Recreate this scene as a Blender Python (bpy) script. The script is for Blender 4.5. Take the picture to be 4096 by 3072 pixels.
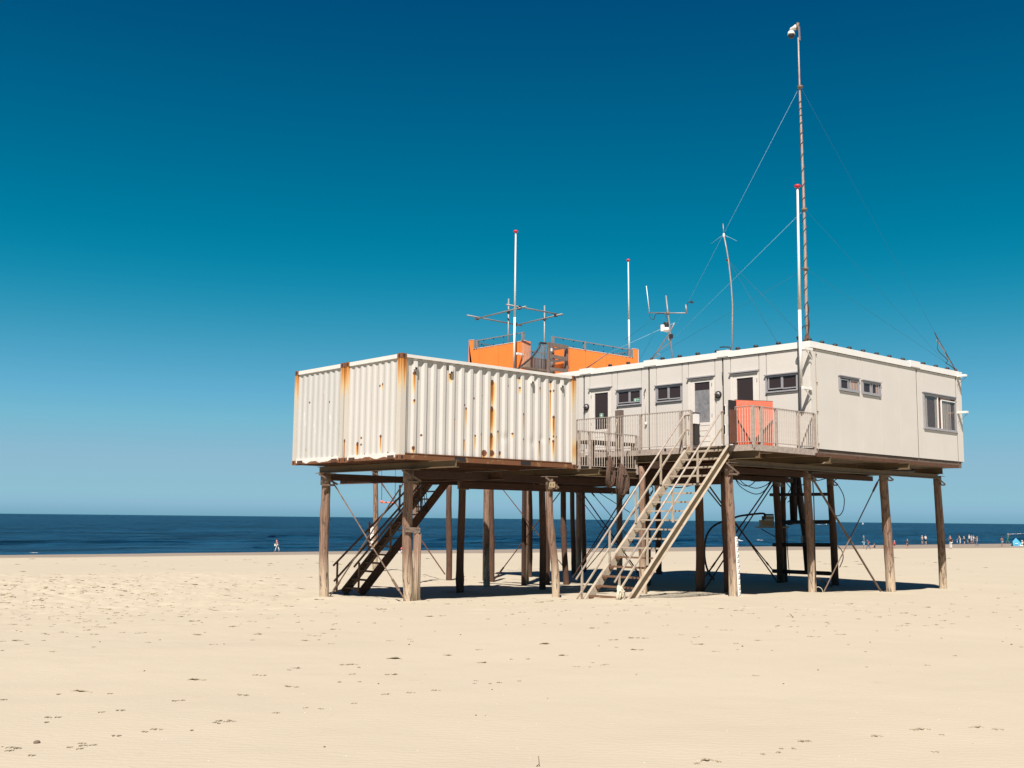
import bpy, bmesh, math, random
import numpy as np
from mathutils import Vector, Matrix
random.seed(7)
C = bpy.context.scene.collection
for o in list(bpy.data.objects): bpy.data.objects.remove(o)

# ------------------------------------------------------------------ camera
FPX = 4364.04; YAW = 0.834960; PITCH = 0.122881; ROLL = 0.010237
CAM = Vector((-15.6125, -21.2498, -1.39))
cy, sy, cp, sp = math.cos(YAW), math.sin(YAW), math.cos(PITCH), math.sin(PITCH)
CF = Vector((cy*cp, sy*cp, sp)); r0 = Vector((sy, -cy, 0)); u0 = r0.cross(CF)
CR = math.cos(ROLL)*r0 + math.sin(ROLL)*u0; CU = -math.sin(ROLL)*r0 + math.cos(ROLL)*u0
cam_data = bpy.data.cameras.new('camera'); cam = bpy.data.objects.new('camera', cam_data); C.objects.link(cam)
cam_data.sensor_width = 36; cam_data.lens = FPX/4096*36
cam_data.clip_start = 0.1; cam_data.clip_end = 90000
MW = Matrix((CR, CU, -CF)).transposed().to_4x4(); MW.translation = CAM
cam.matrix_world = MW
bpy.context.scene.camera = cam

# ------------------------------------------------------------------ sun and sky
LA, LB = 0.60, 0.47                     # sunlight travels (LA, LB, -1)
L = Vector((LA, LB, -1)).normalized()
sd = bpy.data.lights.new('sun', 'SUN'); sun = bpy.data.objects.new('sun', sd); C.objects.link(sun)
sd.energy = 5.0; sd.angle = math.radians(0.53); sd.color = (1.0, 0.94, 0.885)
sun.rotation_euler = L.to_track_quat('-Z', 'Y').to_euler(); sun.location = (-20, -20, 40)
world = bpy.data.worlds.new('World'); bpy.context.scene.world = world; world.use_nodes = True
nt = world.node_tree; nt.nodes.clear()
sky = nt.nodes.new('ShaderNodeTexSky'); sky.sky_type = 'NISHITA'; sky.sun_disc = False
sky.sun_elevation = math.asin(-L.z); sky.sun_rotation = math.atan2(-L.x, -L.y)
sky.altitude = 0; sky.air_density = 1.0; sky.dust_density = 0.6; sky.ozone_density = 2.0
# sky follows elevation only; sun-side glow left out to cut the fill light
gtc = nt.nodes.new('ShaderNodeTexCoord'); gsx = nt.nodes.new('ShaderNodeSeparateXYZ'); nt.links.new(gtc.outputs['Generated'], gsx.inputs[0])
def gm(op, x, y):
    n = nt.nodes.new('ShaderNodeMath'); n.operation = op
    for i, v in enumerate((x, y)):
        if isinstance(v, (int, float)): n.inputs[i].default_value = v
        else: nt.links.new(v, n.inputs[i])
    return n.outputs[0]
hor = gm('SQRT', gm('MAXIMUM', gm('SUBTRACT', 1.0, gm('MULTIPLY', gsx.outputs[2], gsx.outputs[2])), 0.0), 0.0)
gcb = nt.nodes.new('ShaderNodeCombineXYZ'); nt.links.new(gm('MULTIPLY', hor, math.cos(YAW)), gcb.inputs[0]); nt.links.new(gm('MULTIPLY', hor, math.sin(YAW)), gcb.inputs[1]); nt.links.new(gsx.outputs[2], gcb.inputs[2])
nt.links.new(gcb.outputs[0], sky.inputs[0])
sep = nt.nodes.new('ShaderNodeSeparateColor'); comb = nt.nodes.new('ShaderNodeCombineColor')
nt.links.new(sky.outputs[0], sep.inputs[0])
def wmath(op, x, y):
    n = nt.nodes.new('ShaderNodeMath'); n.operation = op
    if op == 'SMOOTH_MAX': n.inputs[2].default_value = 0.7
    for i, v in enumerate((x, y)):
        if isinstance(v, (int, float)): n.inputs[i].default_value = v
        else: nt.links.new(v, n.inputs[i])
    return n.outputs[0]
# deep teal polariser-like grade of the clear sky
GC = wmath('MINIMUM', sep.outputs['Green'], 6.9)      # no brighter round the sun than the pale band over the horizon
RC = wmath('MINIMUM', sep.outputs['Red'], 6.0)
SG = wmath('MULTIPLY', wmath('MAXIMUM', wmath('SUBTRACT', GC, 1.12), 0.0), 1.0)
SG = wmath('MINIMUM', SG, 5.35)
SR = wmath('MULTIPLY', wmath('SMOOTH_MAX', wmath('SUBTRACT', RC, 2.60), 0.0), 0.90)
SB = wmath('MINIMUM', wmath('SUBTRACT', wmath('MULTIPLY', GC, 1.25), 0.24), 7.1)
# the air just above the horizon stays clean pale blue instead of dimming
tcw = nt.nodes.new('ShaderNodeTexCoord'); sxw = nt.nodes.new('ShaderNodeSeparateXYZ'); nt.links.new(tcw.outputs['Generated'], sxw.inputs[0])
lift = wmath('EXPONENT', wmath('MULTIPLY', wmath('MAXIMUM', sxw.outputs[2], 0.0), -38.0), 0.0)
SG = wmath('MULTIPLY', SG, wmath('ADD', wmath('MULTIPLY', lift, 0.20), 1.0)); SB = wmath('MULTIPLY', SB, wmath('ADD', wmath('MULTIPLY', lift, 0.0), 1.0)); SR = wmath('MULTIPLY', SR, wmath('ADD', wmath('MULTIPLY', lift, 0.0), 1.0))
nt.links.new(SR, comb.inputs['Red']); nt.links.new(SG, comb.inputs['Green']); nt.links.new(SB, comb.inputs['Blue'])
bg = nt.nodes.new('ShaderNodeBackground'); bg.inputs['Strength'].default_value = 0.05
wo = nt.nodes.new('ShaderNodeOutputWorld')
nt.links.new(comb.outputs[0], bg.inputs[0]); nt.links.new(bg.outputs[0], wo.inputs[0])
sc = bpy.context.scene
sc.view_settings.view_transform = 'Standard'; sc.view_settings.look = 'None'
sc.view_settings.exposure = 0.835; sc.view_settings.gamma = 1.0
sc.view_settings.use_curve_mapping = False

# ------------------------------------------------------------------ helpers
def ray(px, py): return CF + (px-2048)/FPX*CR + (1536-py)/FPX*CU
def onp(px, py, ax, v):
    d = ray(px, py); return CAM + d*((v-CAM[ax])/d[ax])
def onx(px, py, x): return onp(px, py, 0, x)
def ony(px, py, y): return onp(px, py, 1, y)
def onz(px, py, z): return onp(px, py, 2, z)
SEA_Z = -5.7
def gz(x, y):
    x = np.asarray(x, float); y = np.asarray(y, float)
    n_ = -3.46 - 0.24*np.tanh(y/6.5)/(1+np.exp(np.clip((x-15)/2.5, -40, 40))) - 0.018*np.clip(x-6, 0, 14)
    s_ = y + 0.075*np.clip(x, -60, 260)           # distance toward the waterline
    P = np.interp(s_, [-50, 15, 70, 101.5, 400], [-3.72, -3.72, -5.32, -5.70, -9.3])
    w = np.clip((s_-10)/25, 0, 1); w = w*w*(3-2*w)
    return n_*(1-w) + P*w
def gnd(px, py):
    d = ray(px, py); t = np.geomspace(6, 700, 3000); q = np.array(CAM)[None, :] + np.array(d)[None, :]*t[:, None]
    k = int(np.argmax(q[:, 2] < gz(q[:, 0], q[:, 1]))); lo, hi = t[max(k-1, 0)], t[k]
    for i in range(20):
        m_ = 0.5*(lo+hi); p = CAM + d*float(m_)
        if p.z < float(gz(p.x, p.y)): hi = m_
        else: lo = m_
    return CAM + d*float(hi)

def mkmat(name): 
    m = bpy.data.materials.new(name); m.use_nodes = True; n = m.node_tree
    return m, n, n.nodes['Principled BSDF']
class NT:
    def __init__(s, n): s.n = n
    def new(s, t, **k):
        o = s.n.nodes.new(t)
        for a, v in k.items(): setattr(o, a, v)
        return o
    def link(s, a, b): s.n.links.new(a, b)
    def coord(s, scale=(1, 1, 1), kind='Object'):
        t = s.new('ShaderNodeTexCoord'); m = s.new('ShaderNodeMapping'); m.inputs['Scale'].default_value = scale
        s.link(t.outputs[kind], m.inputs[0]); return m.outputs[0]
    def noise(s, vec, scale, detail=4, rough=0.55):
        o = s.new('ShaderNodeTexNoise'); o.inputs['Scale'].default_value = scale; o.inputs['Detail'].default_value = detail
        o.inputs['Roughness'].default_value = rough; s.link(vec, o.inputs['Vector']); return o.outputs['Fac']
    def ramp(s, fac, stops):
        o = s.new('ShaderNodeValToRGB'); e = o.color_ramp.elements
        while len(e) < len(stops): e.new(0.5)
        for i, (p, c) in enumerate(stops):
            e[i].position = p; e[i].color = (c, c, c, 1) if isinstance(c, (int, float)) else (*c, 1)
        s.link(fac, o.inputs[0]); return o.outputs[0]
    def mix(s, fac, a, b, t='MIX'):
        o = s.new('ShaderNodeMix', data_type='RGBA', blend_type=t)
        for i, v in ((0, fac), (6, a), (7, b)):
            if isinstance(v, (int, float)): o.inputs[i].default_value = v
            elif isinstance(v, tuple): o.inputs[i].default_value = (*v, 1)
            else: s.link(v, o.inputs[i])
        return o.outputs[2]
    def math(s, op, *v):
        o = s.new('ShaderNodeMath', operation=op)
        for i, x in enumerate(v):
            if isinstance(x, (int, float)): o.inputs[i].default_value = x
            else: s.link(x, o.inputs[i])
        return o.outputs[0]
    def bump(s, h, strength, dist, bsdf):
        o = s.new('ShaderNodeBump'); o.inputs['Strength'].default_value = strength; o.inputs['Distance'].default_value = dist
        s.link(h, o.inputs['Height']); s.link(o.outputs[0], bsdf.inputs['Normal'])
def simple(name, col, rough=0.6, metal=0.0, var=0.12, scale=8, bump=0.0, stretch=(1, 1, 1)):
    m, n, b = mkmat(name); t = NT(n)
    v = t.coord(stretch); f = t.noise(v, scale, 5)
    lo = tuple(c*(1-var) for c in col); hi = tuple(min(1, c*(1+var)) for c in col)
    t.link(t.ramp(f, [(0.3, lo), (0.7, hi)]), b.inputs['Base Color'])
    b.inputs['Roughness'].default_value = rough; b.inputs['Metallic'].default_value = metal
    if bump: t.bump(f, bump, 0.01, b)
    return m
def worn(name, col, wear, rough=0.6, lo=0.55, hi=0.72, scale=5, stretch=(1, 1, 1), metal=0.0, fine=40):
    """paint or metal with patches of wear or rust"""
    m, n, b = mkmat(name); t = NT(n); v = t.coord(stretch)
    f = t.math('ADD', t.math('MULTIPLY', t.noise(v, scale, 6, 0.65), 0.75), t.math('MULTIPLY', t.noise(v, fine, 3), 0.25))
    k = t.ramp(f, [(lo, 0.0), (hi, 1.0)])
    base = t.mix(t.noise(v, scale*0.6, 3), tuple(c*0.88 for c in col), tuple(min(1, c*1.08) for c in col))
    t.link(t.mix(k, base, wear), b.inputs['Base Color']); b.inputs['Roughness'].default_value = rough
    b.inputs['Metallic'].default_value = metal
    t.bump(f, 0.25, 0.01, b)
    return m
def wood(name, col, dark, grain_z=True, rough=0.85):
    m, n, b = mkmat(name); t = NT(n)
    v = t.coord((9, 9, 0.7) if grain_z else (0.9, 9, 9)); f = t.noise(v, 3.0, 8, 0.7)
    v2 = t.coord((1.2, 1.2, 0.6)); g = t.noise(v2, 1.6, 4)
    base = t.mix(t.ramp(f, [(0.3, 0.0), (0.7, 1.0)]), dark, col)
    base = t.mix(t.math('MULTIPLY', t.ramp(g, [(0.35, 0.0), (0.7, 1.0)]), 0.35), base, tuple(c*0.6 for c in dark))
    t.link(base, b.inputs['Base Color']); b.inputs['Roughness'].default_value = rough
    t.bump(f, 0.5, 0.02, b)
    return m

M = {}
M['cream_steel'] = worn('cream_steel', (0.25, 0.185, 0.10), (0.13, 0.065, 0.026), 0.6, 0.58, 0.76, 3)
M['stair_steel'] = worn('stair_steel', (0.36, 0.30, 0.225), (0.19, 0.10, 0.05), 0.55, 0.50, 0.72, 4)
M['galv'] = simple('galvanised_steel', (0.24, 0.22, 0.215), 0.5, 0.3, 0.2, 20)
M['galv_rail'] = simple('weathered_rail_steel', (0.33, 0.27, 0.225), 0.6, 0.1, 0.22, 12)
M['rusty'] = worn('rusty_steel', (0.085, 0.034, 0.015), (0.035, 0.013, 0.006), 0.85, 0.5, 0.65, 6)
M['rust_rail'] = worn('rusty_bottom_rail', (0.14, 0.0525, 0.0175), (0.294, 0.182, 0.084), 0.85, 0.57, 0.66, 4)
M['casting'] = worn('rusty_casting', (0.165, 0.06, 0.021), (0.375, 0.225, 0.105), 0.85, 0.56, 0.66, 9)
M['brace'] = worn('brace_steel', (0.17, 0.115, 0.08), (0.08, 0.035, 0.018), 0.65, 0.5, 0.66, 5)
M['dark_steel'] = simple('dark_steel', (0.027, 0.0192, 0.0162), 0.6, 0.2, 0.3, 10)
M['black'] = simple('black_rubber', (0.018, 0.015, 0.014), 0.55, 0, 0.3, 10)
M['cable'] = simple('black_cable', (0.02, 0.017, 0.016), 0.5, 0, 0.2, 10)
M['white_paint'] = worn('white_paint', (0.624, 0.5928, 0.5382), (0.468, 0.4134, 0.3354), 0.45, 0.66, 0.85, 3)
M['fascia'] = simple('white_fascia', (0.66, 0.64, 0.59), 0.4, 0, 0.03, 4)
M['panel'] = simple('beige_wall_panel', (0.525, 0.487, 0.433), 0.55, 0, 0.03, 1.2)
M['frame'] = simple('grey_aluminium_frame', (0.315, 0.3, 0.3075), 0.45, 0.2, 0.08, 6)
M['door_paint'] = simple('white_door_paint', (0.6072, 0.5612, 0.4968), 0.45, 0, 0.04, 5)
M['gap'] = simple('dark_joint_rubber', (0.015, 0.012, 0.012), 0.8, 0, 0.2, 5)
M['orange'] = simple('orange_cladding', (0.80, 0.185, 0.028), 0.6, 0, 0.07, 1.1)
M['edge'] = simple('pale_edge_trim', (0.476, 0.406, 0.364), 0.5, 0, 0.05, 5)
M['red_board'] = worn('faded_red_paint', (0.62, 0.13, 0.07), (0.55, 0.28, 0.18), 0.7, 0.52, 0.75, 3)
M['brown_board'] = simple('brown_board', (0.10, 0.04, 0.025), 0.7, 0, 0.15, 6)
M['rope'] = simple('brown_rope', (0.095, 0.056, 0.038), 0.95, 0, 0.6, 60, 0.6)
M['white_rope'] = simple('white_rope', (0.54, 0.4725, 0.36), 0.9, 0, 0.2, 60)
M['thin_line'] = simple('pale_guy_line', (0.30, 0.45, 0.52), 0.6, 0, 0.1, 30)
M['dark_line'] = simple('dark_guy_line', (0.02, 0.07, 0.10), 0.6, 0, 0.1, 30)
M['red'] = simple('red_paint', (0.496, 0.02, 0.028), 0.4, 0, 0.08, 6)
M['white'] = simple('white_plastic', (0.656, 0.6314, 0.5904), 0.4, 0, 0.03, 6)
M['green'] = simple('green_sign', (0.02, 0.20, 0.10), 0.5, 0, 0.05, 6)
M['mast'] = simple('mast_steel', (0.33, 0.24, 0.20), 0.5, 0.2, 0.25, 20)
M['foam'] = simple('sea_foam', (0.6, 0.6, 0.6), 0.8, 0, 0.1, 3)
M['pile'] = None
M['beam_steel'] = worn('beam_steel', (0.115, 0.076, 0.036), (0.05, 0.024, 0.011), 0.65, 0.54, 0.74, 3)
M['rust_tread'] = worn('rusty_tread', (0.15, 0.075, 0.038), (0.25, 0.18, 0.12), 0.8, 0.55, 0.7, 5)
M['baluster'] = simple('pale_baluster_steel', (0.41, 0.35, 0.29), 0.55, 0.0, 0.15, 12)
M['timber'] = wood('weathered_timber', (0.21, 0.154, 0.112), (0.084, 0.056, 0.0385), False)
M['dark_timber'] = wood('dark_timber', (0.07, 0.030, 0.015), (0.025, 0.011, 0.006), False)
M['grey_timber'] = wood('grey_timber', (0.2025, 0.15, 0.12), (0.09, 0.06375, 0.0525), True)
def glass(name, col, rough=0.08):
    m, n, b = mkmat(name); b.inputs['Base Color'].default_value = (*col, 1); b.inputs['Roughness'].default_value = rough
    b.inputs['Specular IOR Level'].default_value = 0.28
    t = NT(n); t.bump(t.noise(t.coord(), 1.5, 2), 0.05, 0.02, b)
    return m
M['glass'] = glass('dark_window_glass', (0.035, 0.022, 0.020))
m, n, b = mkmat('clear_glass'); t = NT(n); tr_ = t.new('ShaderNodeBsdfTransparent'); tr_.inputs[0].default_value = (0.90, 0.93, 0.93, 1); gl_ = t.new('ShaderNodeBsdfGlossy'); gl_.inputs['Roughness'].default_value = 0.03
mx_ = t.new('ShaderNodeMixShader'); mx_.inputs[0].default_value = 0.07; t.link(tr_.outputs[0], mx_.inputs[1]); t.link(gl_.outputs[0], mx_.inputs[2]); t.link(mx_.outputs[0], n.nodes['Material Output'].inputs[0]); M['clear'] = m
m, n, b = mkmat('frosted_glass'); t = NT(n); v = t.coord()
t.link(t.ramp(t.noise(v, 7, 6, 0.7), [(0.35, (0.13, 0.13, 0.135)), (0.7, (0.26, 0.25, 0.245))]), b.inputs['Base Color']); b.inputs['Roughness'].default_value = 0.35; M['frost'] = m
m, n, b = mkmat('curtain_cloth'); t = NT(n); v = t.coord((14, 14, 0.3))
t.link(t.ramp(t.noise(v, 1.5, 3), [(0.35, (0.16, 0.105, 0.085)), (0.65, (0.46, 0.34, 0.28))]), b.inputs['Base Color']); b.inputs['Roughness'].default_value = 0.9; M['curtain'] = m
# timber pile: dark brown above, bleached foot
m, n, b = mkmat('timber_pile'); t = NT(n)
v = t.coord((8, 8, 0.45)); f = t.noise(v, 2.6, 8, 0.72); v2 = t.coord((3, 3, 1.1)); g = t.noise(v2, 2.2, 5, 0.6)
geo = t.new('ShaderNodeNewGeometry'); sx = t.new('ShaderNodeSeparateXYZ'); t.link(geo.outputs['Position'], sx.inputs[0])
hgt = t.math('ADD', t.math('MULTIPLY', t.math('ADD', sx.outputs[2], 3.5), 1.0), t.math('MULTIPLY', g, 0.7))
bleach = t.ramp(t.math('MULTIPLY', hgt, 0.5), [(0.36, 1.0), (0.80, 0.0)])
base = t.mix(t.ramp(f, [(0.25, 0.0), (0.7, 1.0)]), (0.11, 0.055, 0.033), (0.30, 0.19, 0.13))
pale = t.mix(t.ramp(f, [(0.3, 0.0), (0.55, 1.0)]), (0.30, 0.21, 0.14), (0.50, 0.39, 0.27))
base = t.mix(bleach, base, pale)
base = t.mix(t.ramp(t.noise(t.coord((5, 5, 0.16)), 2.0, 4, 0.5), [(0.40, 0.0), (0.46, 1.0), (0.47, 0.0)]), base, (0.05, 0.03, 0.02))
t.link(base, b.inputs['Base Color']); b.inputs['Roughness'].default_value = 0.9; t.bump(f, 0.7, 0.03, b); M['pile'] = m
M['shaded_pile'] = wood('shaded_timber_pile', (0.13, 0.062, 0.034), (0.045, 0.02, 0.011), True)  # darker copy for the inner piles: under-deck shade put into the wood colour
# container paint: attributes carry where rust spots and run-off stains sit
def container_paint(name, col, peel):
    m, n, b = mkmat(name); t = NT(n); v = t.coord()
    ar = t.new('ShaderNodeAttribute', attribute_name='rust'); s_ = t.new('ShaderNodeSeparateColor'); t.link(ar.outputs['Color'], s_.inputs[0])
    fine = t.noise(v, 22, 6, 0.7)
    base = t.mix(t.noise(v, 1.2, 4), tuple(c*0.90 for c in col), col)
    if peel:
        pv = t.coord((3, 3, 0.8)); pk = t.ramp(t.noise(pv, 2.2, 8, 0.75), [(0.60, 0.0), (0.63, 1.0)])
        base = t.mix(pk, base, peel)
    st = t.math('MULTIPLY', s_.outputs[1], t.math('ADD', 0.45, t.math('MULTIPLY', t.noise(t.coord((14, 14, 0.5)), 3, 4), 1.1)))
    base = t.mix(t.ramp(st, [(0.02, 0.0), (0.30, 1.0)]), base, (0.56, 0.42, 0.23))
    base = t.mix(t.ramp(st, [(0.28, 0.0), (0.62, 1.0)]), base, (0.50, 0.19, 0.025))
    base = t.mix(t.ramp(st, [(0.60, 0.0), (0.95, 1.0)]), base, (0.20, 0.06, 0.012))
    rk = t.math('ADD', s_.outputs[0], t.math('MULTIPLY', t.math('SUBTRACT', fine, 0.5), 0.55))
    base = t.mix(t.ramp(rk, [(0.38, 0.0), (0.5, 1.0)]), base, t.mix(fine, (0.05, 0.016, 0.006), (0.17, 0.06, 0.018)))
    t.link(base, b.inputs['Base Color']); b.inputs['Roughness'].default_value = 0.5
    t.bump(fine, 0.12, 0.004, b)
    return m
M['paint_near'] = container_paint('cream_container_paint', (0.50, 0.47, 0.425), None)
M['paint_far'] = container_paint('greyish_container_paint', (0.455, 0.44, 0.405), (0.56, 0.53, 0.48))

# ------------------------------------------------------------------ mesh building
class MB:
    def __init__(s): s.v = []; s.f = []; s.sm = []
    def add(s, vs, fs, smooth=False):
        o = len(s.v); s.v += [tuple(v) for v in vs]; s.f += [tuple(i+o for i in f) for f in fs]; s.sm += [smooth]*len(fs); return s
    def box(s, x0, x1, y0, y1, z0, z1):
        return s.add([(x, y, z) for z in (z0, z1) for y in (y0, y1) for x in (x0, x1)],
                     [(0, 2, 3, 1), (4, 5, 7, 6), (0, 1, 5, 4), (2, 6, 7, 3), (0, 4, 6, 2), (1, 3, 7, 5)])
    def bar(s, p, q, w, h, up=(0, 0, 1)):
        p = Vector(p); q = Vector(q); d = (q-p).normalized(); r = d.cross(Vector(up))
        if r.length < 1e-4: r = d.cross(Vector((1, 0, 0)))
        r.normalize(); u = r.cross(d); vs = []
        for c in (p, q):
            for a, b_ in ((-1, -1), (1, -1), (1, 1), (-1, 1)): vs.append(c + r*a*w/2 + u*b_*h/2)
        return s.add(vs, [(3, 2, 1, 0), (4, 5, 6, 7), (0, 1, 5, 4), (1, 2, 6, 5), (2, 3, 7, 6), (3, 0, 4, 7)])
    def tube(s, pts, r, n=8, smooth=True, cap=True):
        pts = [Vector(p) for p in pts]; k = len(pts); rr = r if isinstance(r, (list, tuple)) else [r]*k
        d0 = (pts[1]-pts[0]).normalized(); ref = Vector((0, 0, 1)) if abs(d0.z) < 0.9 else Vector((1, 0, 0))
        a = d0.cross(ref).normalized(); vs = []; fs = []
        for i, p in enumerate(pts):
            d = ((pts[min(i+1, k-1)]-p).normalized() + (p-pts[max(i-1, 0)]).normalized())
            if d.length < 1e-6: d = d0
            d.normalize(); a = (a - d*a.dot(d))
            if a.length < 1e-6: a = d.orthogonal()
            a.normalize(); b_ = d.cross(a)
            for j in range(n):
                t_ = 2*math.pi*j/n; vs.append(p + (a*math.cos(t_)+b_*math.sin(t_))*rr[i])
        for i in range(k-1):
            for j in range(n):
                j2 = (j+1) % n; fs.append((i*n+j, i*n+j2, (i+1)*n+j2, (i+1)*n+j))
        s.add(vs, fs, smooth)
        if cap:
            o = len(s.v)-len(vs); s.f += [tuple(o+j for j in range(n))[::-1], tuple(o+(k-1)*n+j for j in range(n))]; s.sm += [False, False]
        return s
    def lathe(s, c, prof, n=14, smooth=True):
        vs = []; fs = []
        for r, z in prof:
            for j in range(n): t_ = 2*math.pi*j/n; vs.append((c[0]+r*math.cos(t_), c[1]+r*math.sin(t_), c[2]+z))
        for i in range(len(prof)-1):
            for j in range(n): j2 = (j+1) % n; fs.append((i*n+j, i*n+j2, (i+1)*n+j2, (i+1)*n+j))
        fs.append(tuple(range(n))[::-1]); fs.append(tuple((len(prof)-1)*n+j for j in range(n)))
        return s.add(vs, fs, smooth)
    def ball(s, c, r, n=10, sq=(1, 1, 1)):
        vs = []; fs = []; m_ = n//2+1
        for i in range(m_+1):
            p = math.pi*i/m_
            for j in range(n):
                t_ = 2*math.pi*j/n; vs.append((c[0]+r*sq[0]*math.sin(p)*math.cos(t_), c[1]+r*sq[1]*math.sin(p)*math.sin(t_), c[2]+r*sq[2]*math.cos(p)))
        for i in range(m_):
            for j in range(n): j2 = (j+1) % n; fs.append((i*n+j, (i+1)*n+j, (i+1)*n+j2, i*n+j2))
        return s.add(vs, fs, True)
    def quad(s, pts, th=None, nrm=None):
        pts = [Vector(p) for p in pts]
        if th is None: return s.add(pts, [(0, 1, 2, 3)])
        nn = Vector(nrm)*th; vs = pts+[p+nn for p in pts]; k = len(pts)
        fs = [tuple(range(k))[::-1], tuple(range(k, 2*k))]+[(i, (i+1) % k, (i+1) % k+k, i+k) for i in range(k)]
        return s.add(vs, fs)
    def ibeam(s, p, q, w=0.16, h=0.18, tw=0.012, up=(0, 0, 1)):
        p = Vector(p); q = Vector(q); u = Vector(up)
        s.bar(p+u*(h/2-tw/2), q+u*(h/2-tw/2), w, tw); s.bar(p-u*(h/2-tw/2), q-u*(h/2-tw/2), w, tw); s.bar(p, q, tw, h-2*tw-0.001); return s
    def build(s, name, mat, parent=None, loc=None):
        me = bpy.data.meshes.new(name); W = world_loc(parent) if parent is not None else Vector(loc or (0, 0, 0))
        me.from_pydata([tuple(Vector(v)-W) for v in s.v], [], s.f)
        me.polygons.foreach_set('use_smooth', s.sm)
        me.materials.append(M[mat] if isinstance(mat, str) else mat); me.update()
        o = bpy.data.objects.new(name, me); C.objects.link(o)
        if parent is not None: o.parent = parent
        else: o.location = W
        return o
def world_loc(o):
    v = Vector((0, 0, 0))
    while o is not None: v = v+o.location; o = o.parent
    return v
def tag(o, label=None, cat=None, group=None, kind=None):
    for k, v in (('label', label), ('category', cat), ('group', group), ('kind', kind)):
        if v: o[k] = v
    return o
def thing(name, label, cat, loc=(0, 0, 0), group=None):
    o = bpy.data.objects.new(name, None); o.empty_display_size = 0.2; C.objects.link(o); o.location = loc
    return tag(o, label, cat, group)
def clone(o, dv, parent):
    c = o.copy(); C.objects.link(c); c.parent = parent; c.location = o.location+Vector(dv); return c
def catmull(P, n=6):
    P = [Vector(p) for p in P]; out = []
    for i in range(len(P)-1):
        a = P[max(i-1, 0)]; b_ = P[i]; c = P[i+1]; d = P[min(i+2, len(P)-1)]
        for k in range(n):
            t_ = k/n; out.append(0.5*((2*b_)+(c-a)*t_+(2*a-5*b_+4*c-d)*t_*t_+(3*b_-a-3*c+d)*t_**3))
    return out+[P[-1]]
def sag(p, q, s_, n=10):
    p = Vector(p); q = Vector(q); return [p.lerp(q, i/n)+Vector((0, 0, -4*s_*(i/n)*(1-i/n))) for i in range(n+1)]

# ------------------------------------------------------------------ noise for terrain
_rng = np.random.RandomState(3); _tab = _rng.rand(256, 256)
def vnoise(x, y):
    xi = np.floor(x).astype(int); yi = np.floor(y).astype(int); fx = x-xi; fy = y-yi
    fx = fx*fx*(3-2*fx); fy = fy*fy*(3-2*fy)
    a = _tab[xi & 255, yi & 255]; b_ = _tab[(xi+1) & 255, yi & 255]; c = _tab[xi & 255, (yi+1) & 255]; d = _tab[(xi+1) & 255, (yi+1) & 255]
    return (a*(1-fx)+b_*fx)*(1-fy)+(c*(1-fx)+d*fx)*fy-0.5
def fbm(x, y, o=4):
    s_ = 0; a = 1
    for i in range(o): s_ = s_+a*vnoise(x*2**i+17*i, y*2**i-11*i); a *= 0.5
    return s_
def grid_mesh(name, X, Y, Z, mat, kind, wrap=False):
    nr, nc = X.shape; co = np.stack([X, Y, Z], -1).reshape(-1, 3).astype(np.float32)
    i = np.arange(nr-1)[:, None]; j = np.arange(nc if wrap else nc-1)[None, :]; j2 = (j+1) % nc
    q = np.stack([i*nc+j, i*nc+j2, (i+1)*nc+j2, (i+1)*nc+j], -1).reshape(-1, 4)
    me = bpy.data.meshes.new(name); me.vertices.add(len(co)); me.vertices.foreach_set('co', co.ravel())
    me.loops.add(q.size); me.loops.foreach_set('vertex_index', q.ravel().astype(np.int32))
    me.polygons.add(len(q)); me.polygons.foreach_set('loop_start', (np.arange(len(q))*4).astype(np.int32))
    me.polygons.foreach_set('use_smooth', np.ones(len(q), bool)); me.update(calc_edges=True); me.validate()
    me.materials.append(mat); o = bpy.data.objects.new(name, me); C.objects.link(o); tag(o, kind=kind); return o

# ------------------------------------------------------------------ sand (one sheet, finer near the path the photographer stands on)
def nonuni(lo, hi, mid, n_in, n_out):
    a = np.linspace(lo, hi, n_in); b_ = np.linspace(hi, lo+2*math.pi, n_out+2)[1:-1]; return np.concatenate([a, b_])
TH = nonuni(YAW-0.62, YAW+0.62, YAW, 1000, 60)
RR = np.concatenate([[0.3, 2.0, 4.0], np.geomspace(6, 60, 520), np.geomspace(60.6, 330, 260), np.geomspace(340, 6000, 30)])
R_, T_ = np.meshgrid(RR, TH, indexing='ij')
X = CAM.x+R_*np.cos(T_); Y = CAM.y+R_*np.sin(T_)
Z = gz(X, Y)
fade = np.clip(R_/14, 0.3, 1)
near = np.exp(-(R_/90)**2)
Z += 0.10*fbm(X/7.0, Y/7.0, 2)*fade*near + 0.030*fbm(X/1.6+9, Y/1.6, 3)*near
# trampled, tyre-rutted patch on the left and a broken crust band between stilts and camera
XL = (X-CAM.x)*math.cos(YAW)+(Y-CAM.y)*math.sin(YAW); XS = (X-CAM.x)*math.sin(YAW)-(Y-CAM.y)*math.cos(YAW)
tr = np.exp(-((XL-38)/14)**2)*(1/(1+np.exp((XS/XL+0.20)*14)))
Z += tr*(0.13*np.abs(fbm(X/0.9, Y/0.9, 3)) + 0.08*fbm(X/0.28, Y/0.28, 2))
tr2 = np.exp(-((XL-24.5)/2.5)**2)
Z += tr2*0.045*np.maximum(fbm(X/0.5, Y/0.5, 3), 0)
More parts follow.
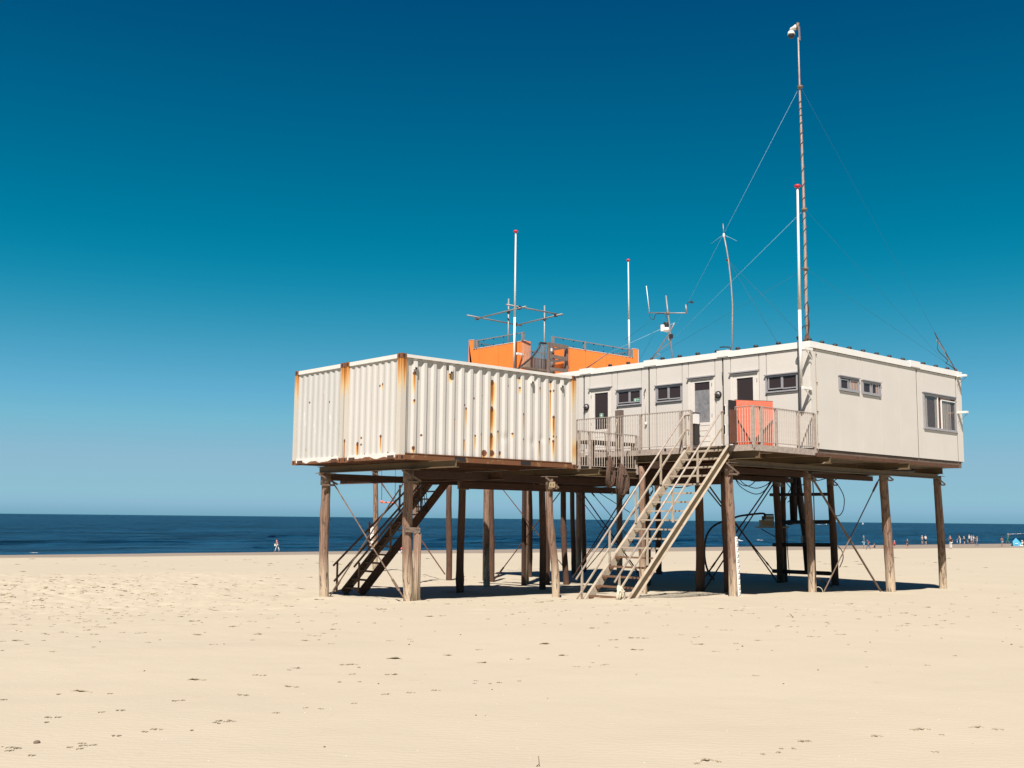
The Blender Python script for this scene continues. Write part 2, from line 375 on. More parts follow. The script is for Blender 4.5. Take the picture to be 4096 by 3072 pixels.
# scour hollow and drifted collar round each pile foot
for bx_, by_ in ((1296,2400),(1632,2410),(1842,2372),(1949,2349),(2171,2363),(2219,2390),(2575.5,2374),(2800,2369),(2932.6,2387),(3249,2374),(3563,2372.5),(3772.6,2356),(1661,2329),(3341,2343.6)):
    g_ = gnd(bx_, by_); dq = np.hypot(X-g_.x, Y-g_.y); Z += -0.06*np.exp(-(dq/0.30)**2)+0.045*np.exp(-((dq-0.6)/0.28)**2)*(0.6+0.8*fbm(X/0.7, Y/0.7, 2))
for bx_, by_, rr_, hh_ in ((2420, 2408, 1.3, .06), (1400, 2400, 1.4, .07), (2700, 2402, 1.6, .05), (3450, 2388, 1.8, .05), (1950, 2400, 2.0, .05)):
    g_ = gnd(bx_, by_); dq = np.hypot((X-g_.x), (Y-g_.y)); Z += hh_*np.exp(-(dq/rr_)**2)
m, n, b = mkmat('dry_sand'); t = NT(n)
geo = t.new('ShaderNodeNewGeometry'); sx = t.new('ShaderNodeSeparateXYZ'); t.link(geo.outputs['Position'], sx.inputs[0])
mp = t.new('ShaderNodeMapping'); t.link(geo.outputs['Position'], mp.inputs[0])
big = t.noise(mp.outputs[0], 0.25, 4); fine = t.noise(mp.outputs[0], 60, 3, 0.7); med = t.noise(mp.outputs[0], 2.5, 6, 0.65)
dry = t.mix(big, (0.375, 0.320, 0.234), (0.412, 0.356, 0.265))
dry = t.mix(t.ramp(med, [(0.62, 0.0), (0.75, 0.5)]), dry, (0.37, 0.28, 0.19))
dry = t.mix(t.ramp(fine, [(0.25, 0.35), (0.42, 0.0)]), dry, (0.28, 0.20, 0.13))
# wetness follows the waterline
yy = t.math('ADD', t.math('ADD', sx.outputs[1], t.math('MULTIPLY', sx.outputs[0], 0.195)), t.math('MULTIPLY', t.noise(mp.outputs[0], 0.08, 4), 9.0))
wet = t.ramp(t.math('MULTIPLY', t.math('SUBTRACT', yy, 60.0), 0.01), [(0.35, 0.0), (0.38, 1.0)])
dry = t.mix(wet, dry, t.mix(big, (0.245, 0.180, 0.122), (0.30, 0.228, 0.158)))
t.link(dry, b.inputs['Base Color'])
t.link(t.ramp(wet, [(0.0, 0.95), (1.0, 0.45)]), b.inputs['Roughness']); b.inputs['Specular IOR Level'].default_value = 0.25
rp = t.new('ShaderNodeTexWave', wave_type='BANDS', bands_direction='DIAGONAL'); rp.inputs['Scale'].default_value = 4.5; rp.inputs['Distortion'].default_value = 9; rp.inputs['Detail'].default_value = 3; rp.inputs['Detail Scale'].default_value = 1.2
t.link(mp.outputs[0], rp.inputs['Vector'])
h = t.math('ADD', t.math('MULTIPLY', rp.outputs['Fac'], 0.25), t.math('ADD', t.math('MULTIPLY', med, 1.2), t.math('MULTIPLY', fine, 0.25)))
t.bump(h, 0.24, 0.03, b); M['sand'] = m
sand = grid_mesh('sand', X, Y, Z, m, 'structure', wrap=True)

# ------------------------------------------------------------------ sea
m, n, b = mkmat('sea_water'); t = NT(n)
geo = t.new('ShaderNodeNewGeometry'); mp = t.new('ShaderNodeMapping'); mp.inputs['Scale'].default_value = (0.35, 1.0, 1.0); mp.inputs['Rotation'].default_value = (0, 0, 0.08)
t.link(geo.outputs['Position'], mp.inputs[0])
w1 = t.noise(mp.outputs[0], 0.9, 6, 0.62)
lay = [t.noise(mp.outputs[0], sc_, 5, 0.7) for sc_ in (0.30, 0.075, 0.018)]
mp2 = t.new('ShaderNodeMapping'); mp2.inputs['Rotation'].default_value = (0, 0, -YAW); mp2.inputs['Scale'].default_value = (0.05, 0.55, 1.0); t.link(geo.outputs['Position'], mp2.inputs[0])
chop = t.noise(mp2.outputs[0], 1.0, 5, 0.7); lay[0] = t.math('MULTIPLY', t.math('ADD', lay[0], t.math('MULTIPLY', chop, 1.6)), 0.385)
mix_ = t.math('ADD', t.math('MULTIPLY', lay[0], 0.60), t.math('ADD', t.math('MULTIPLY', lay[1], 0.22), t.math('MULTIPLY', lay[2], 0.18)))
w3 = t.noise(mp.outputs[0], 0.004, 3, 0.5)
col = t.ramp(mix_, [(0.44, (0.001, 0.003, 0.012)), (0.49, (0.0015, 0.012, 0.037)), (0.54, (0.008, 0.052, 0.104))])
col = t.mix(t.ramp(w3, [(0.4, 0.0), (0.6, 0.45)]), col, (0.003, 0.007, 0.020))
t.link(col, b.inputs['Base Color']); b.inputs['Roughness'].default_value = 0.3; b.inputs['Specular IOR Level'].default_value = 0.05
t.bump(t.math('ADD', w1, t.math('MULTIPLY', lay[1], 3.0)), 1.0, 0.9, b); M['sea'] = m
TH2 = np.linspace(YAW-1.15, YAW+1.15, 700); RR2 = np.concatenate([np.geomspace(70, 700, 420), np.geomspace(712, 60000, 60)])
R2, T2 = np.meshgrid(RR2, TH2, indexing='ij'); X = CAM.x+R2*np.cos(T2); Y = CAM.y+R2*np.sin(T2)
S = Y+0.075*X
amp = np.clip((R2-70)/100, 0.1, 1)*np.exp(-(R2/1500)**2)
Z = SEA_Z + 0*X
shoal = np.clip((S-100)/45, 0.0, 1); amp = amp*shoal
Z += amp*(0.16*fbm(X/14, S/4, 3) + 0.10*fbm(X/5, S/1.8, 2))
for s0, a_, x0, x1, ph in ((118, .42, 60, 250, 1), (134, .5, 90, 300, 2), (155, .5, -40, 320, 3), (108, .22, -60, 260, 4), (190, .5, 100, 420, 5)):
    wv = fbm(X/25+ph*7, S*0+ph, 2)
    e = (S-s0-6*wv)/2.2
    Z += a_*np.clip((S-101)/14, 0.15, 1)*np.exp(-e*e)*np.clip(0.5+1.4*fbm(X/18+ph, 0*X, 2), 0, 1)*((X > x0) & (X < x1))
sea = grid_mesh('sea', X, Y, Z, m, 'structure')

# ------------------------------------------------------------------ shipping containers
CL, CW, CH = 6.058, 2.438, 2.591
def rust_panel(name, P0, du, W, H, normal, profile, spots, mat, parent, ns=40, nz=110):
    """corrugated sheet: profile(u)->depth; P0 lower left corner, du unit direction, spots=(u,z,r,len,strength,wid)"""
    us = sorted(set([round(u, 4) for u in profile['u']]+[round(x, 4) for x in np.linspace(0, W, int(W/0.022))]))
    us = np.array(us); zs = np.linspace(0, H, nz)
    dep = np.interp(us, profile['u'], profile['d'])
    U, Zz = np.meshgrid(us, zs); D = np.tile(dep, (nz, 1))
    D = D + 0.004*fbm(U*1.5+3, Zz*1.2, 2)
    for (u, z, r, a) in profile.get('dents', []): D += a*np.exp(-(((U-u)/r)**2+((Zz-z)/r)**2))
    du = np.array(du); nn = np.array(normal)
    P = np.array(P0)[None, None, :]+U[..., None]*du+D[..., None]*nn; P[..., 2] += Zz
    R = np.zeros_like(U); S_ = np.zeros_like(U)
    for (u, z, r, ln, st, wd) in spots:
        R = np.maximum(R, np.clip(1.25-np.hypot((U-u), (Zz-z)*0.85)/r*0.85, 0, 1))
        if ln > 0:
            below = np.clip((z-Zz)/ln, 0, 1); inside = (Zz < z).astype(float)*(Zz > z-ln)
            w_ = r*wd
            S_ = np.maximum(S_, min(1.0, 0.35+st)*inside*np.exp(-((U-u)/w_)**2)*(1-below**2)+0.0)
    me = bpy.data.meshes.new(name); Wl = world_loc(parent); co = (P-np.array(Wl)).reshape(-1, 3).astype(np.float32)
    nr, nc = U.shape; i = np.arange(nr-1)[:, None]; j = np.arange(nc-1)[None, :]
    q = np.stack([i*nc+j, i*nc+j+1, (i+1)*nc+j+1, (i+1)*nc+j], -1).reshape(-1, 4)
    me.vertices.add(len(co)); me.vertices.foreach_set('co', co.ravel()); me.loops.add(q.size); me.loops.foreach_set('vertex_index', q.ravel().astype(np.int32))
    me.polygons.add(len(q)); me.polygons.foreach_set('loop_start', (np.arange(len(q))*4).astype(np.int32)); me.update(calc_edges=True)
    at = me.color_attributes.new('rust', 'FLOAT_COLOR', 'POINT')
    cc = np.stack([R, S_, 0*R, 0*R+1], -1).reshape(-1, 4).astype(np.float32); at.data.foreach_set('color', cc.ravel())
    me.materials.append(M[mat]); o = bpy.data.objects.new(name, me); C.objects.link(o); o.parent = parent; return o
def flutes(W, pitch, depth, margin=0.03, a=.26, b=.24):
    """outer flat, slope, inner flat, slope; positive = outward"""
    u = [0, margin]; d = [0, 0]; x = margin
    n_ = int((W-2*margin)/pitch); pitch = (W-2*margin)/n_
    for i in range(n_):
        x = margin+i*pitch
        u += [x+pitch*a/2, x+pitch*(a/2+b), x+pitch*(a/2+b+a), x+pitch*(a/2+2*b+a)]; d += [0, -depth, -depth, 0]
    u += [W-margin, W]; d += [0, 0]
    return {'u': u, 'd': d}
def casting(p, parent, sx=0.162, sy=0.178, sz=0.118):
    """corner casting with its oval holes, p = low corner"""
    x, y, z = p; mb = MB(); mb.box(x, x+sx, y, y+sy, z, z+sz); o = mb.build('corner_casting', 'casting', parent)
    for k, (cx, cyy, ax) in enumerate(((x, y+sy/2, 0), (x+sx/2, y, 1))):
        pr = []
        for i in range(12):
            t_ = 2*math.pi*i/12; a = 0.032*math.cos(t_); b_ = 0.044*math.sin(t_)
            pr.append((x-0.003, cyy+a, z+sz/2+b_) if ax == 0 else (cx+a, y-0.003, z+sz/2+b_))
        if ax == 0: pr = pr[::-1]
        MB().add(pr, [tuple(range(12))]).build('casting_hole', 'gap', o)
    return o
ZC = lambda px, py: (1600+px/2.765, 1350+py/2.765)
ZE = lambda px, py: (1100+px/2.765, 1350+py/2.765)
side_px = [(168,395,18,250,.5,.8),(165,695,13,50,.5,.8),(155,1222,20,65,.8,.7),(617,905,13,150,.35,.8),(750,783,13,250,.4,.8),(733,745,6,10,.3,1),(725,1135,9,180,.7,.9),
 (850,1085,11,190,.4,.8),(910,1070,13,250,.95,.7),(923,640,8,30,.5,.6),(1037,495,26,310,.8,1.25),(1030,790,28,310,1.0,1.25),(1025,1083,27,240,1.0,1.25),(945,1277,31,60,.9,.9),(1033,1277,30,60,1,1),(1121,1275,18,60,.7,.7),
 (1338,450,11,90,.25,.8),(1340,555,11,80,.4,.8),(1213,533,6,0,0,1),(1253,1063,10,60,.3,.8),(1377,848,14,230,.5,.8),(1375,1125,9,80,.3,.8),(1555,560,9,80,.3,.8),(1548,1155,13,210,1,.7),
 (1687,490,11,120,.4,.7),(1683,592,14,480,.75,.6),(1708,588,8,40,.3,.8),(1708,882,16,300,1,.8),(1705,1093,8,30,.4,.8),(1704,1147,14,210,.95,.8),(1673,1120,8,90,.4,.8),(1745,1100,12,260,.4,.7),
 (1088,1040,6,200,.3,.7),(248,1080,4,0,0,1),(838,672,4,0,0,1),(570,395,4,120,.3,1.6)]
def side_spots():
    out = []
    for px, py, r, ln, st, wd in side_px:
        p = ony(*ZC(px, py), 0.03); e = ony(*ZC(px, py+ln), 0.03); q = ony(*ZC(px+r, py), 0.03)
        zr = (p-ony(*ZC(px, py+r), 0.03)).length
        out.append((p.x-0.16, p.z-0.165, max(zr*1.05, 0.028), (p.z-e.z), st, wd))
    return out
end_px = [(1160,1093,16,190,.9,.6),(903,1178,22,190,1,1.0),(950,1110,7,20,.3,1),(948,1185,7,10,.3,1),(1180,515,5,70,.4,.7),(1158,535,6,10,.2,1),(1237,1275,12,10,.4,1),(985,1292,5,0,0,1)]
end2_px = [(335,1240,7,60,.4,1),(602,713,4,0,0,1),(380,720,3,0,0,1),(620,1318,6,0,0,1)]
def end_spots(lst, y1):
    out = []
    for px, py, r, ln, st, wd in lst:
        p = onx(*ZE(px, py), 0.03); e = onx(*ZE(px, py+ln), 0.03); zr = (p-onx(*ZE(px, py+r), 0.03)).length
        out.append((y1-p.y, p.z-0.165, max(zr*1.05, 0.028), p.z-e.z, st, wd))
    return out
def container(name, y0, label, near):
    t = thing(name, label, 'container', (0, y0, 0)); pm = 'paint_near' if near else 'paint_far'
    y1 = y0+CW
    # short end facing the beach: fluted sheet inside the frame
    pr = flutes(CW-0.32, 0.235, 0.024, 0.02, .26, .24)
    rust_panel('end_panel', (0.034, y1-0.16, 0.165), (0, -1, 0), CW-0.32, CH-0.165-0.115, (-1, 0, 0), pr, [(u-0.16, z, r, l_, s_, w_) for u, z, r, l_, s_, w_ in end_spots(end_px if near else end2_px, y1)], pm, t)
    rust_panel('end_panel', (CL-0.045, y0+0.16, 0.165), (0, 1, 0), CW-0.32, CH-0.28, (1, 0, 0), pr, [], pm, t, nz=8)
    pr = flutes(CL-0.32, 0.2865, 0.048, 0.03, .29, .21); pr['dents'] = [(3.3, 0.55, 0.12, -0.02), (4.3, 0.5, 0.15, -0.015), (4.65, 0.6, 0.1, -0.015)]
    rust_panel('side_panel', (0.16, y0+0.05, 0.165), (1, 0, 0), CL-0.32, CH-0.165-0.09, (0, -1, 0), pr, side_spots() if near else [], pm, t, nz=130 if near else 8)
    rust_panel('side_panel', (CL-0.16, y1-0.05, 0.165), (-1, 0, 0), CL-0.32, CH-0.255, (0, 1, 0), pr, [], pm, t, nz=8)
    # posts
    for k, (px_, py_) in enumerate(((0, y0), (0, y1-0.16), (CL-0.16, y0), (CL-0.16, y1-0.16))):
        zs = np.linspace(0.118, CH-0.118, 90)
        front = px_ == 0
        # faces -x and -y carry streaks running down from the castings
        W_ = 0.16; us = np.linspace(0, 2*W_, 25)
        U, Zz = np.meshgrid(us, zs); top = CH-0.118-Zz
        lim = 0.75+0.9*np.abs(fbm(U*22+k*3.3+y0, U*0, 3)); S_ = np.clip(1.05-top/lim, 0, 1)*(0.55+1.1*np.abs(fbm(U*40+k, U*0+y0, 2)))
        if near and k == 2: S_ = np.maximum(S_*0.8, 0.5*np.exp(-((Zz-0.5)/0.3)**2)*(U > W_))
        S_ = np.maximum(S_, 0.07)
        R = np.clip(fbm(U*9+k*5, Zz*2.2+y0, 4)*1.6-0.45, 0, 1)*0.9*(Zz < 1.3)
        if near and k == 1: R = np.maximum(R, np.clip(1.2-np.hypot(U-0.05, (Zz-0.55)*0.8)/0.05, 0, 1)); S_ = np.maximum(S_, 0.95*(np.abs(U-0.05) < 0.03)*(Zz < 0.55))
        Xw = np.where(U <= W_, px_+0.004, px_+0.004+(U-W_)); Yw = np.where(U <= W_, py_+0.004+W_-0.008-U*0.95, py_+0.004)
        P = np.stack([Xw, Yw, Zz], -1)
        me = bpy.data.meshes.new('corner_post'); nr, nc = U.shape; co = (P-np.array(world_loc(t))).reshape(-1, 3)
        i = np.arange(nr-1)[:, None]; j = np.arange(nc-1)[None, :]; q = np.stack([i*nc+j, i*nc+j+1, (i+1)*nc+j+1, (i+1)*nc+j], -1).reshape(-1, 4)
        # back faces close the post
        me.from_pydata([tuple(v) for v in co]+[(px_+0.155, py_+0.155-y0, zs[0]), (px_+0.155, py_+0.155-y0, zs[-1])], [],
                       [tuple(v) for v in q]+[(0, len(co), len(co)+1, (nr-1)*nc), (nc-1, nr*nc-1, len(co)+1, len(co))])
        at = me.color_attributes.new('rust', 'FLOAT_COLOR', 'POINT')
        cc = np.stack([R, S_, 0*R, 0*R+1], -1).reshape(-1, 4); cc = np.vstack([cc, [[0, 0, 0, 1]]*2]).astype(np.float32); at.data.foreach_set('color', cc.ravel())
        me.materials.append(M[pm]); o = bpy.data.objects.new('corner_post', me); C.objects.link(o); o.parent = t
    for cx in (0, CL-0.162):
        for cyy in (y0, y1-0.178):
            for cz in (0, CH-0.118): casting((cx-0.004, cyy-0.004, cz), t)
    # rails
    for yy_, nm in ((y0+0.01, 'bottom_rail'), (y1-0.06, 'bottom_rail')):
        mb = MB(); mb.box(0.17, CL-0.17, yy_, yy_+0.05, 0.01, 0.165); mb.box(0.17, CL-0.17, yy_-0.012, yy_+0.05, 0.150, 0.170); o = mb.build(nm, 'rust_rail', t)
        if yy_ < y0+0.05:
            for a in (1.72, 3.98):
                mb = MB(); mb.box(a, a+0.36, yy_-0.004, yy_+0.02, 0.025, 0.14); mb.build('fork_pocket', 'gap', o)
    mb = MB(); mb.box(0.01, 0.06, y0+0.18, y1-0.18, 0.02, 0.165); o = mb.build('end_sill', 'white_paint', t)
    # ragged rust band along the foot of the sill
    mb = MB(); n_ = 60; ys = [y0+0.18+(CW-0.36)*i/n_ for i in range(n_+1)]
    tops = [0.025+max(0, 0.06*(0.7+float(fbm(np.array(y_*3.1), np.array(2.0), 3)))) for y_ in ys]
    mb.add([(0.006, y_, 0.01) for y_ in ys]+[(0.006, y_, z_) for y_, z_ in zip(ys, tops)], [(i, n_+1+i, n_+2+i, i+1) for i in range(n_)]); mb.build('rust_band', 'rust_rail', o)
    for a in (y0+0.24, y1-0.52):
        mb = MB(); mb.box(0.0, 0.03, a, a+0.26, 0.02, 0.11); mb.build('fork_pocket', 'rusty', o)
    for x in (CL-0.06,): MB().box(x, x+0.05, y0+0.18, y1-0.18, 0.02, 0.165).build('end_sill', 'white_paint', t)
    for x in (0.005, CL-0.065): MB().box(x, x+0.06, y0+0.18, y1-0.18, CH-0.115, CH-0.015).build('top_rail', 'white_paint', t)
    for yy_ in (y0+0.012, y1-0.062): MB().box(0.165, CL-0.165, yy_, yy_+0.05, CH-0.09, CH-0.012).build('top_rail', 'white_paint', t)
    MB().box(0.06, CL-0.06, y0+0.06, y1-0.06, CH-0.035, CH-0.02).build('roof_sheet', 'white_paint', t)
    mb = MB(); mb.box(0.07, CL-0.07, y0+0.065, y1-0.065, 0.10, 0.14)
    o = mb.build('floor', 'dark_timber', t)
    mb = MB()
    for i in range(18): x = 0.25+i*0.325; mb.bar((x, y0+0.07, 0.055), (x, y1-0.07, 0.055), 0.045, 0.085)
    mb.build('cross_members', 'rusty', t)
    if near:
        for px, py in ((178, 307), (570, 355), (1467, 467), (1797, 512)):
            p = ony(*ZC(px, py), 0.0); mb = MB(); mb.box(p.x-0.045, p.x+0.045, y0-0.012, y0+0.045, p.z-0.10, p.z+0.10); v = mb.build('vent', 'white_paint', t)
            MB().box(p.x-0.032, p.x+0.032, y0-0.017, y0-0.011, p.z-0.105, p.z-0.05).build('vent_slot', 'gap', v)
    return t
container('shipping_container', 0.0, 'cream white shipping container with rust spots down its long fluted side', True)
container('shipping_container', CW+0.05, 'greyish white shipping container with flaking paint, leftmost, behind the rust spotted one', False)

# ------------------------------------------------------------------ stilt platform: piles, beams, braces
plat = thing('stilt_platform', 'timber piles and steel beams with crossed tie rods carrying containers and cabin over the sand', 'platform', (8, 0, -3.5))
ZT = 0.05
PILE = {}   # name: (base px, top px, width px, top z)
pl = dict(a=((1296,2400),(1303,1895),37,-.2), b=((1500.9,2289),(1501,1885),21,-.1), c=((1632,2410),(1634,1880),40,-.2), d=((1661,2329),(1667,1900),17,-.15),
 e=((1794,2320),(1798,1928),23,-.15), f=((1842,2372),(1846,1915),30,-.2), g=((1949,2349),(1944,1935),25,-.15), h=((1966,2325),(1967,1930),17,-.1),
 i=((2120,2307),(2118,1925),18,-.1), j=((2171,2363),(2168,1925),26,-.2), k=((2219,2390),(2198,1908),30,-.2), l=((2263.5,2336),(2251,1925),23,-.1),
 m=((2293.6,2296),(2290,1930),19,0), n=((2335,2286),(2333,1935),18,0), o=((2575.5,2374),(2565,1870),27,.2), p=((2593.6,2343),(2584,1900),21,.2),
 q=((2637,2296.5),(2627,1912),23,.1), r=((2800,2369),(2797,1880),34,.2), s=((2909,2372),(2896,1890),18,.2), t=((2932.6,2387),(2916,1852),34,.14),
 u=((3124,2331),(3104,1885),29,.1), v=((3142,2329),(3128,1888),17,.1), w=((3249,2374),(3229,1882),32,.1), x=((3341,2343.6),(3320,1882),27,.1),
 y=((3563,2372.5),(3534,1880),35,.22), z=((3772.6,2356),(3748,1893),29,.22))
rs = random.Random(11)
def pile(key):
    b_, tp, w, zt = pl[key]; B_ = gnd(*b_); d_ = (B_-CAM).dot(CF); r = max(0.10, w*d_/FPX/2)
    # top: same camera depth as the base gives a plumb pile with the lean seen in the photograph
    rt = ray(*tp); dep = d_/1.0; T_ = CAM+rt*dep
    if key in 'otwyzurx': T_.z = min(max(T_.z, zt-0.02), 0.25)
    pts = []; rad = []; n_ = 14
    ph = rs.random()*6; kn = rs.randint(3, 10)
    for i_ in range(n_+1):
        f_ = -0.12+1.12*i_/n_; p_ = B_.lerp(T_, f_)
        p_ += Vector((math.sin(ph+f_*5)*0.018, math.cos(ph*1.7+f_*4)*0.018, 0))
        pts.append(p_); rad.append(r*(1.06-0.12*f_)*(1+rs.uniform(-.035, .035))*(1.10 if i_ == kn else 1))
    if key == 'k':   # splayed foot, bent
        pts = [p_+Vector((0.05*math.sin(i_*.5), 0, 0)) for i_, p_ in enumerate(pts)]
    mb = MB(); mb.tube(pts, rad, 14); o = mb.build('pile', 'pile' if key in 'abcdgkotwyz' else 'shaded_pile', plat)
    PILE[key] = (B_, T_, r, o); return o
for k_ in pl: pile(k_)
# steel cap plates and angle brackets
for k_ in 'abcdfjkrtuwxyz':
    B_, T_, r, o = PILE[k_]
    mb = MB(); T2 = T_
    mb.tube([T2+Vector((0, 0, -0.30)), T2+Vector((0, 0, 0.01))], r*1.06, 12); o2 = mb.build('steel_collar', 'brace', plat)
    mb = MB(); mb.box(T2.x-r*1.9, T2.x+r*1.9, T2.y-r*1.3, T2.y+r*1.3, T2.z, T2.z+0.015); mb.bar(T2+Vector((-r*2.4, -r*1.1, -0.02)), T2+Vector((r*2.4, -r*1.1, -0.28)), 0.05, 0.012, (0, 1, 0))
    mb.bar(T2+Vector((-r*1.4, -r*1.15, -0.3)), T2+Vector((r*1.6, -r*1.15, -0.3)), 0.04, 0.05); mb.build('bracket', 'brace', plat)
# cream I-beams running under the containers and the cabin
def beam(x, yA, yB, top, w=0.17, h=0.175, mat='beam_steel', name='i_beam'):
    return MB().ibeam((x, yA, top-h/2), (x, yB, top-h/2), w, h).build(name, mat, plat)
beam(1.0, -0.95, 5.1, -0.003)
beam(6.17, -0.78, 5.1, -0.003)
beam(3.6, 0.3, 8.0, -0.19, mat='rusty')
beam(8.62, -4.28, 8, 0.466, h=.2); beam(12.0, -4.3, 8, 0.464, h=.2); beam(16.3, -4.42, 8, 0.454, h=.2); beam(19.8, -3.75, 8, 0.45, h=.2)
for x in (9.8, 13.7, 17.8): beam(x, -2.0, 8, 0.45, h=.2, mat='rusty')
for yy_, xa, xb, top, mt in ((0.85, 0.9, 8.6, -0.19, 'dark_timber'), (4.7, 0.9, 11, -0.19, 'dark_timber'), (2.5, 4.0, 11, -0.37, 'dark_timber')):
    MB().bar((xa, yy_, top-0.1), (xb, yy_, top-0.1), 0.13, 0.19).build('timber_beam', mt, plat)
for yy_, xa, xb in ((-0.9, 8.2, 20.2), (2.4, 8.2, 20.2), (5.6, 8, 20)):
    MB().bar((xa, yy_, 0.16), (xb, yy_, 0.16), 0.12, 0.17).build('timber_beam', 'dark_timber', plat)
MB().ibeam((6.2, 0.05, -0.10), (8.62, 0.05, -0.10), 0.14, 0.17).build('i_beam', 'beam_steel', plat)
MB().ibeam((8.3, -3.5, 0.17), (19.95, -3.5, 0.17), 0.12, 0.15).build('i_beam', 'beam_steel', plat)
# channel edge of the upper walkway, with its round hole
MB().box(8.44, 8.50, -2.07, 4.2, 0.47, 0.63).build('edge_channel', 'galv_rail', plat)
MB().box(8.44, 8.50, -4.2, -3.40, 0.47, 0.63).build('edge_channel', 'galv_rail', plat)
MB().box(8.50, 11.36, -4.22, -4.16, 0.47, 0.63).build('edge_channel', 'galv_rail', plat)
mb = MB(); hp = onx(2660.5, 1799, 8.436); mb.add([(8.436, hp.y-0.04*math.cos(i*math.pi/6), hp.z+0.05*math.sin(i*math.pi/6)) for i in range(12)], [tuple(range(12))]); mb.build('drain_hole', 'gap', plat)
# walkway boards and lower deck boards
for i in range(28):
    x = 8.52+i*0.1015; MB().box(x, x+0.095, -4.14, 4.2, 0.60, 0.64).build('deck_board', 'timber', plat)
for i in range(24):
    x = 6.12+i*0.105; MB().box(x, x+0.098, 0.02, 5.0, 0.0, 0.04).build('deck_board', 'timber', plat)
MB().box(9.9, 9.94, -2.0, 7.5, -0.35, 0.46).build('shade_sheet', 'dark_timber', plat)  # dark sheet added to stand in for the shade under the walkway
for i in range(6): MB().bar((8.6, -4.1+i*1.65, 0.5), (20.2, -4.1+i*1.65, 0.5), 0.07, 0.10).build('joist', 'rusty', plat)

def tie(p, q, w=0.028, flat=True, tb=None, name='tie_rod', mat='brace'):
    mb = MB(); p = Vector(p); q = Vector(q)
    if flat: mb.bar(p, q, w, w*0.5)
    else: mb.tube([p, q], w/2, 6)
    o = mb.build(name, mat, plat)
    if tb is not None:      # turnbuckle: two side bars round a gap, with end nuts
        c_ = p.lerp(q, tb); d = (q-p).normalized(); s_ = d.cross(CF).normalized(); m2 = MB()
        for sg in (-1, 1): m2.bar(c_-d*0.16+s_*0.024*sg, c_+d*0.16+s_*0.024*sg, 0.014, 0.014)
        for e in (-0.17, 0.17): m2.tube([c_+d*(e-0.025), c_+d*(e+0.025)], 0.03, 6)
        m2.build('turnbuckle', mat, o)
def base(k): B_, T_, r, o = PILE[k]; return B_+Vector((0, 0, 0.12))-CF*r*0.8
def top(k): B_, T_, r, o = PILE[k]; return T_+Vector((0, 0, -0.22))-CF*r*0.8
def at_depth_of(k, px, py):
    B_ = PILE[k][0]; return CAM+ray(px, py)*((B_-CAM).dot(CF)-PILE[k][2])
D_ = at_depth_of
tie(D_('a', 1325, 1918), D_('c', 1614, 2390), 0.034, tb=0.9); tie(D_('c', 1612, 1935), D_('a', 1318, 2388), 0.034, tb=0.9)
tie(D_('b', 1514, 1915), D_('e', 1780, 2297), 0.045, tb=0.08, mat='rusty')
tie(D_('h', 2000, 1943), D_('l', 2255, 2268), 0.04, mat='rusty'); tie(D_('h', 1973, 2325), D_('l', 2240, 1970), 0.04, tb=0.12, mat='rusty')
tie(D_('l', 2272, 1931), D_('p', 2580, 2332), 0.045, mat='rusty'); tie(D_('m', 2304, 1935), D_('p', 2560, 2300), 0.045, tb=0.06, mat='rusty')
tie(D_('n', 2346, 1946), D_('q', 2630, 2288), 0.045, tb=0.08, mat='rusty')
tie(D_('p', 2523, 1942), D_('l', 2308, 2282), 0.045, mat='rusty'); tie(D_('p', 2560, 1925), D_('l', 2290, 2310), 0.04, mat='rusty'); tie(D_('q', 2612, 1960), D_('n', 2344, 2278), 0.045, tb=0.15, mat='rusty')
tie(D_('r', 2815, 1940), D_('u', 3092, 2282), 0.04, mat='rusty', tb=0.9); tie(D_('r', 2824, 1926), D_('u', 3112, 2330), 0.045, mat='rusty', tb=0.9)
tie(D_('r', 2822, 2306), D_('u', 3088, 1924), 0.045, tb=0.1, mat='rusty'); tie(D_('r', 2815, 2362), D_('u', 3092, 1938), 0.04, tb=0.1, mat='rusty')
tie(D_('w', 3250, 1913), D_('y', 3527, 2372), 0.060, tb=0.07); tie(D_('y', 3516, 1917), D_('w', 3293, 2372), 0.034, tb=0.07)
tie(D_('w', 3268, 2310), D_('x', 3335, 2350), 0.05, mat='rusty')

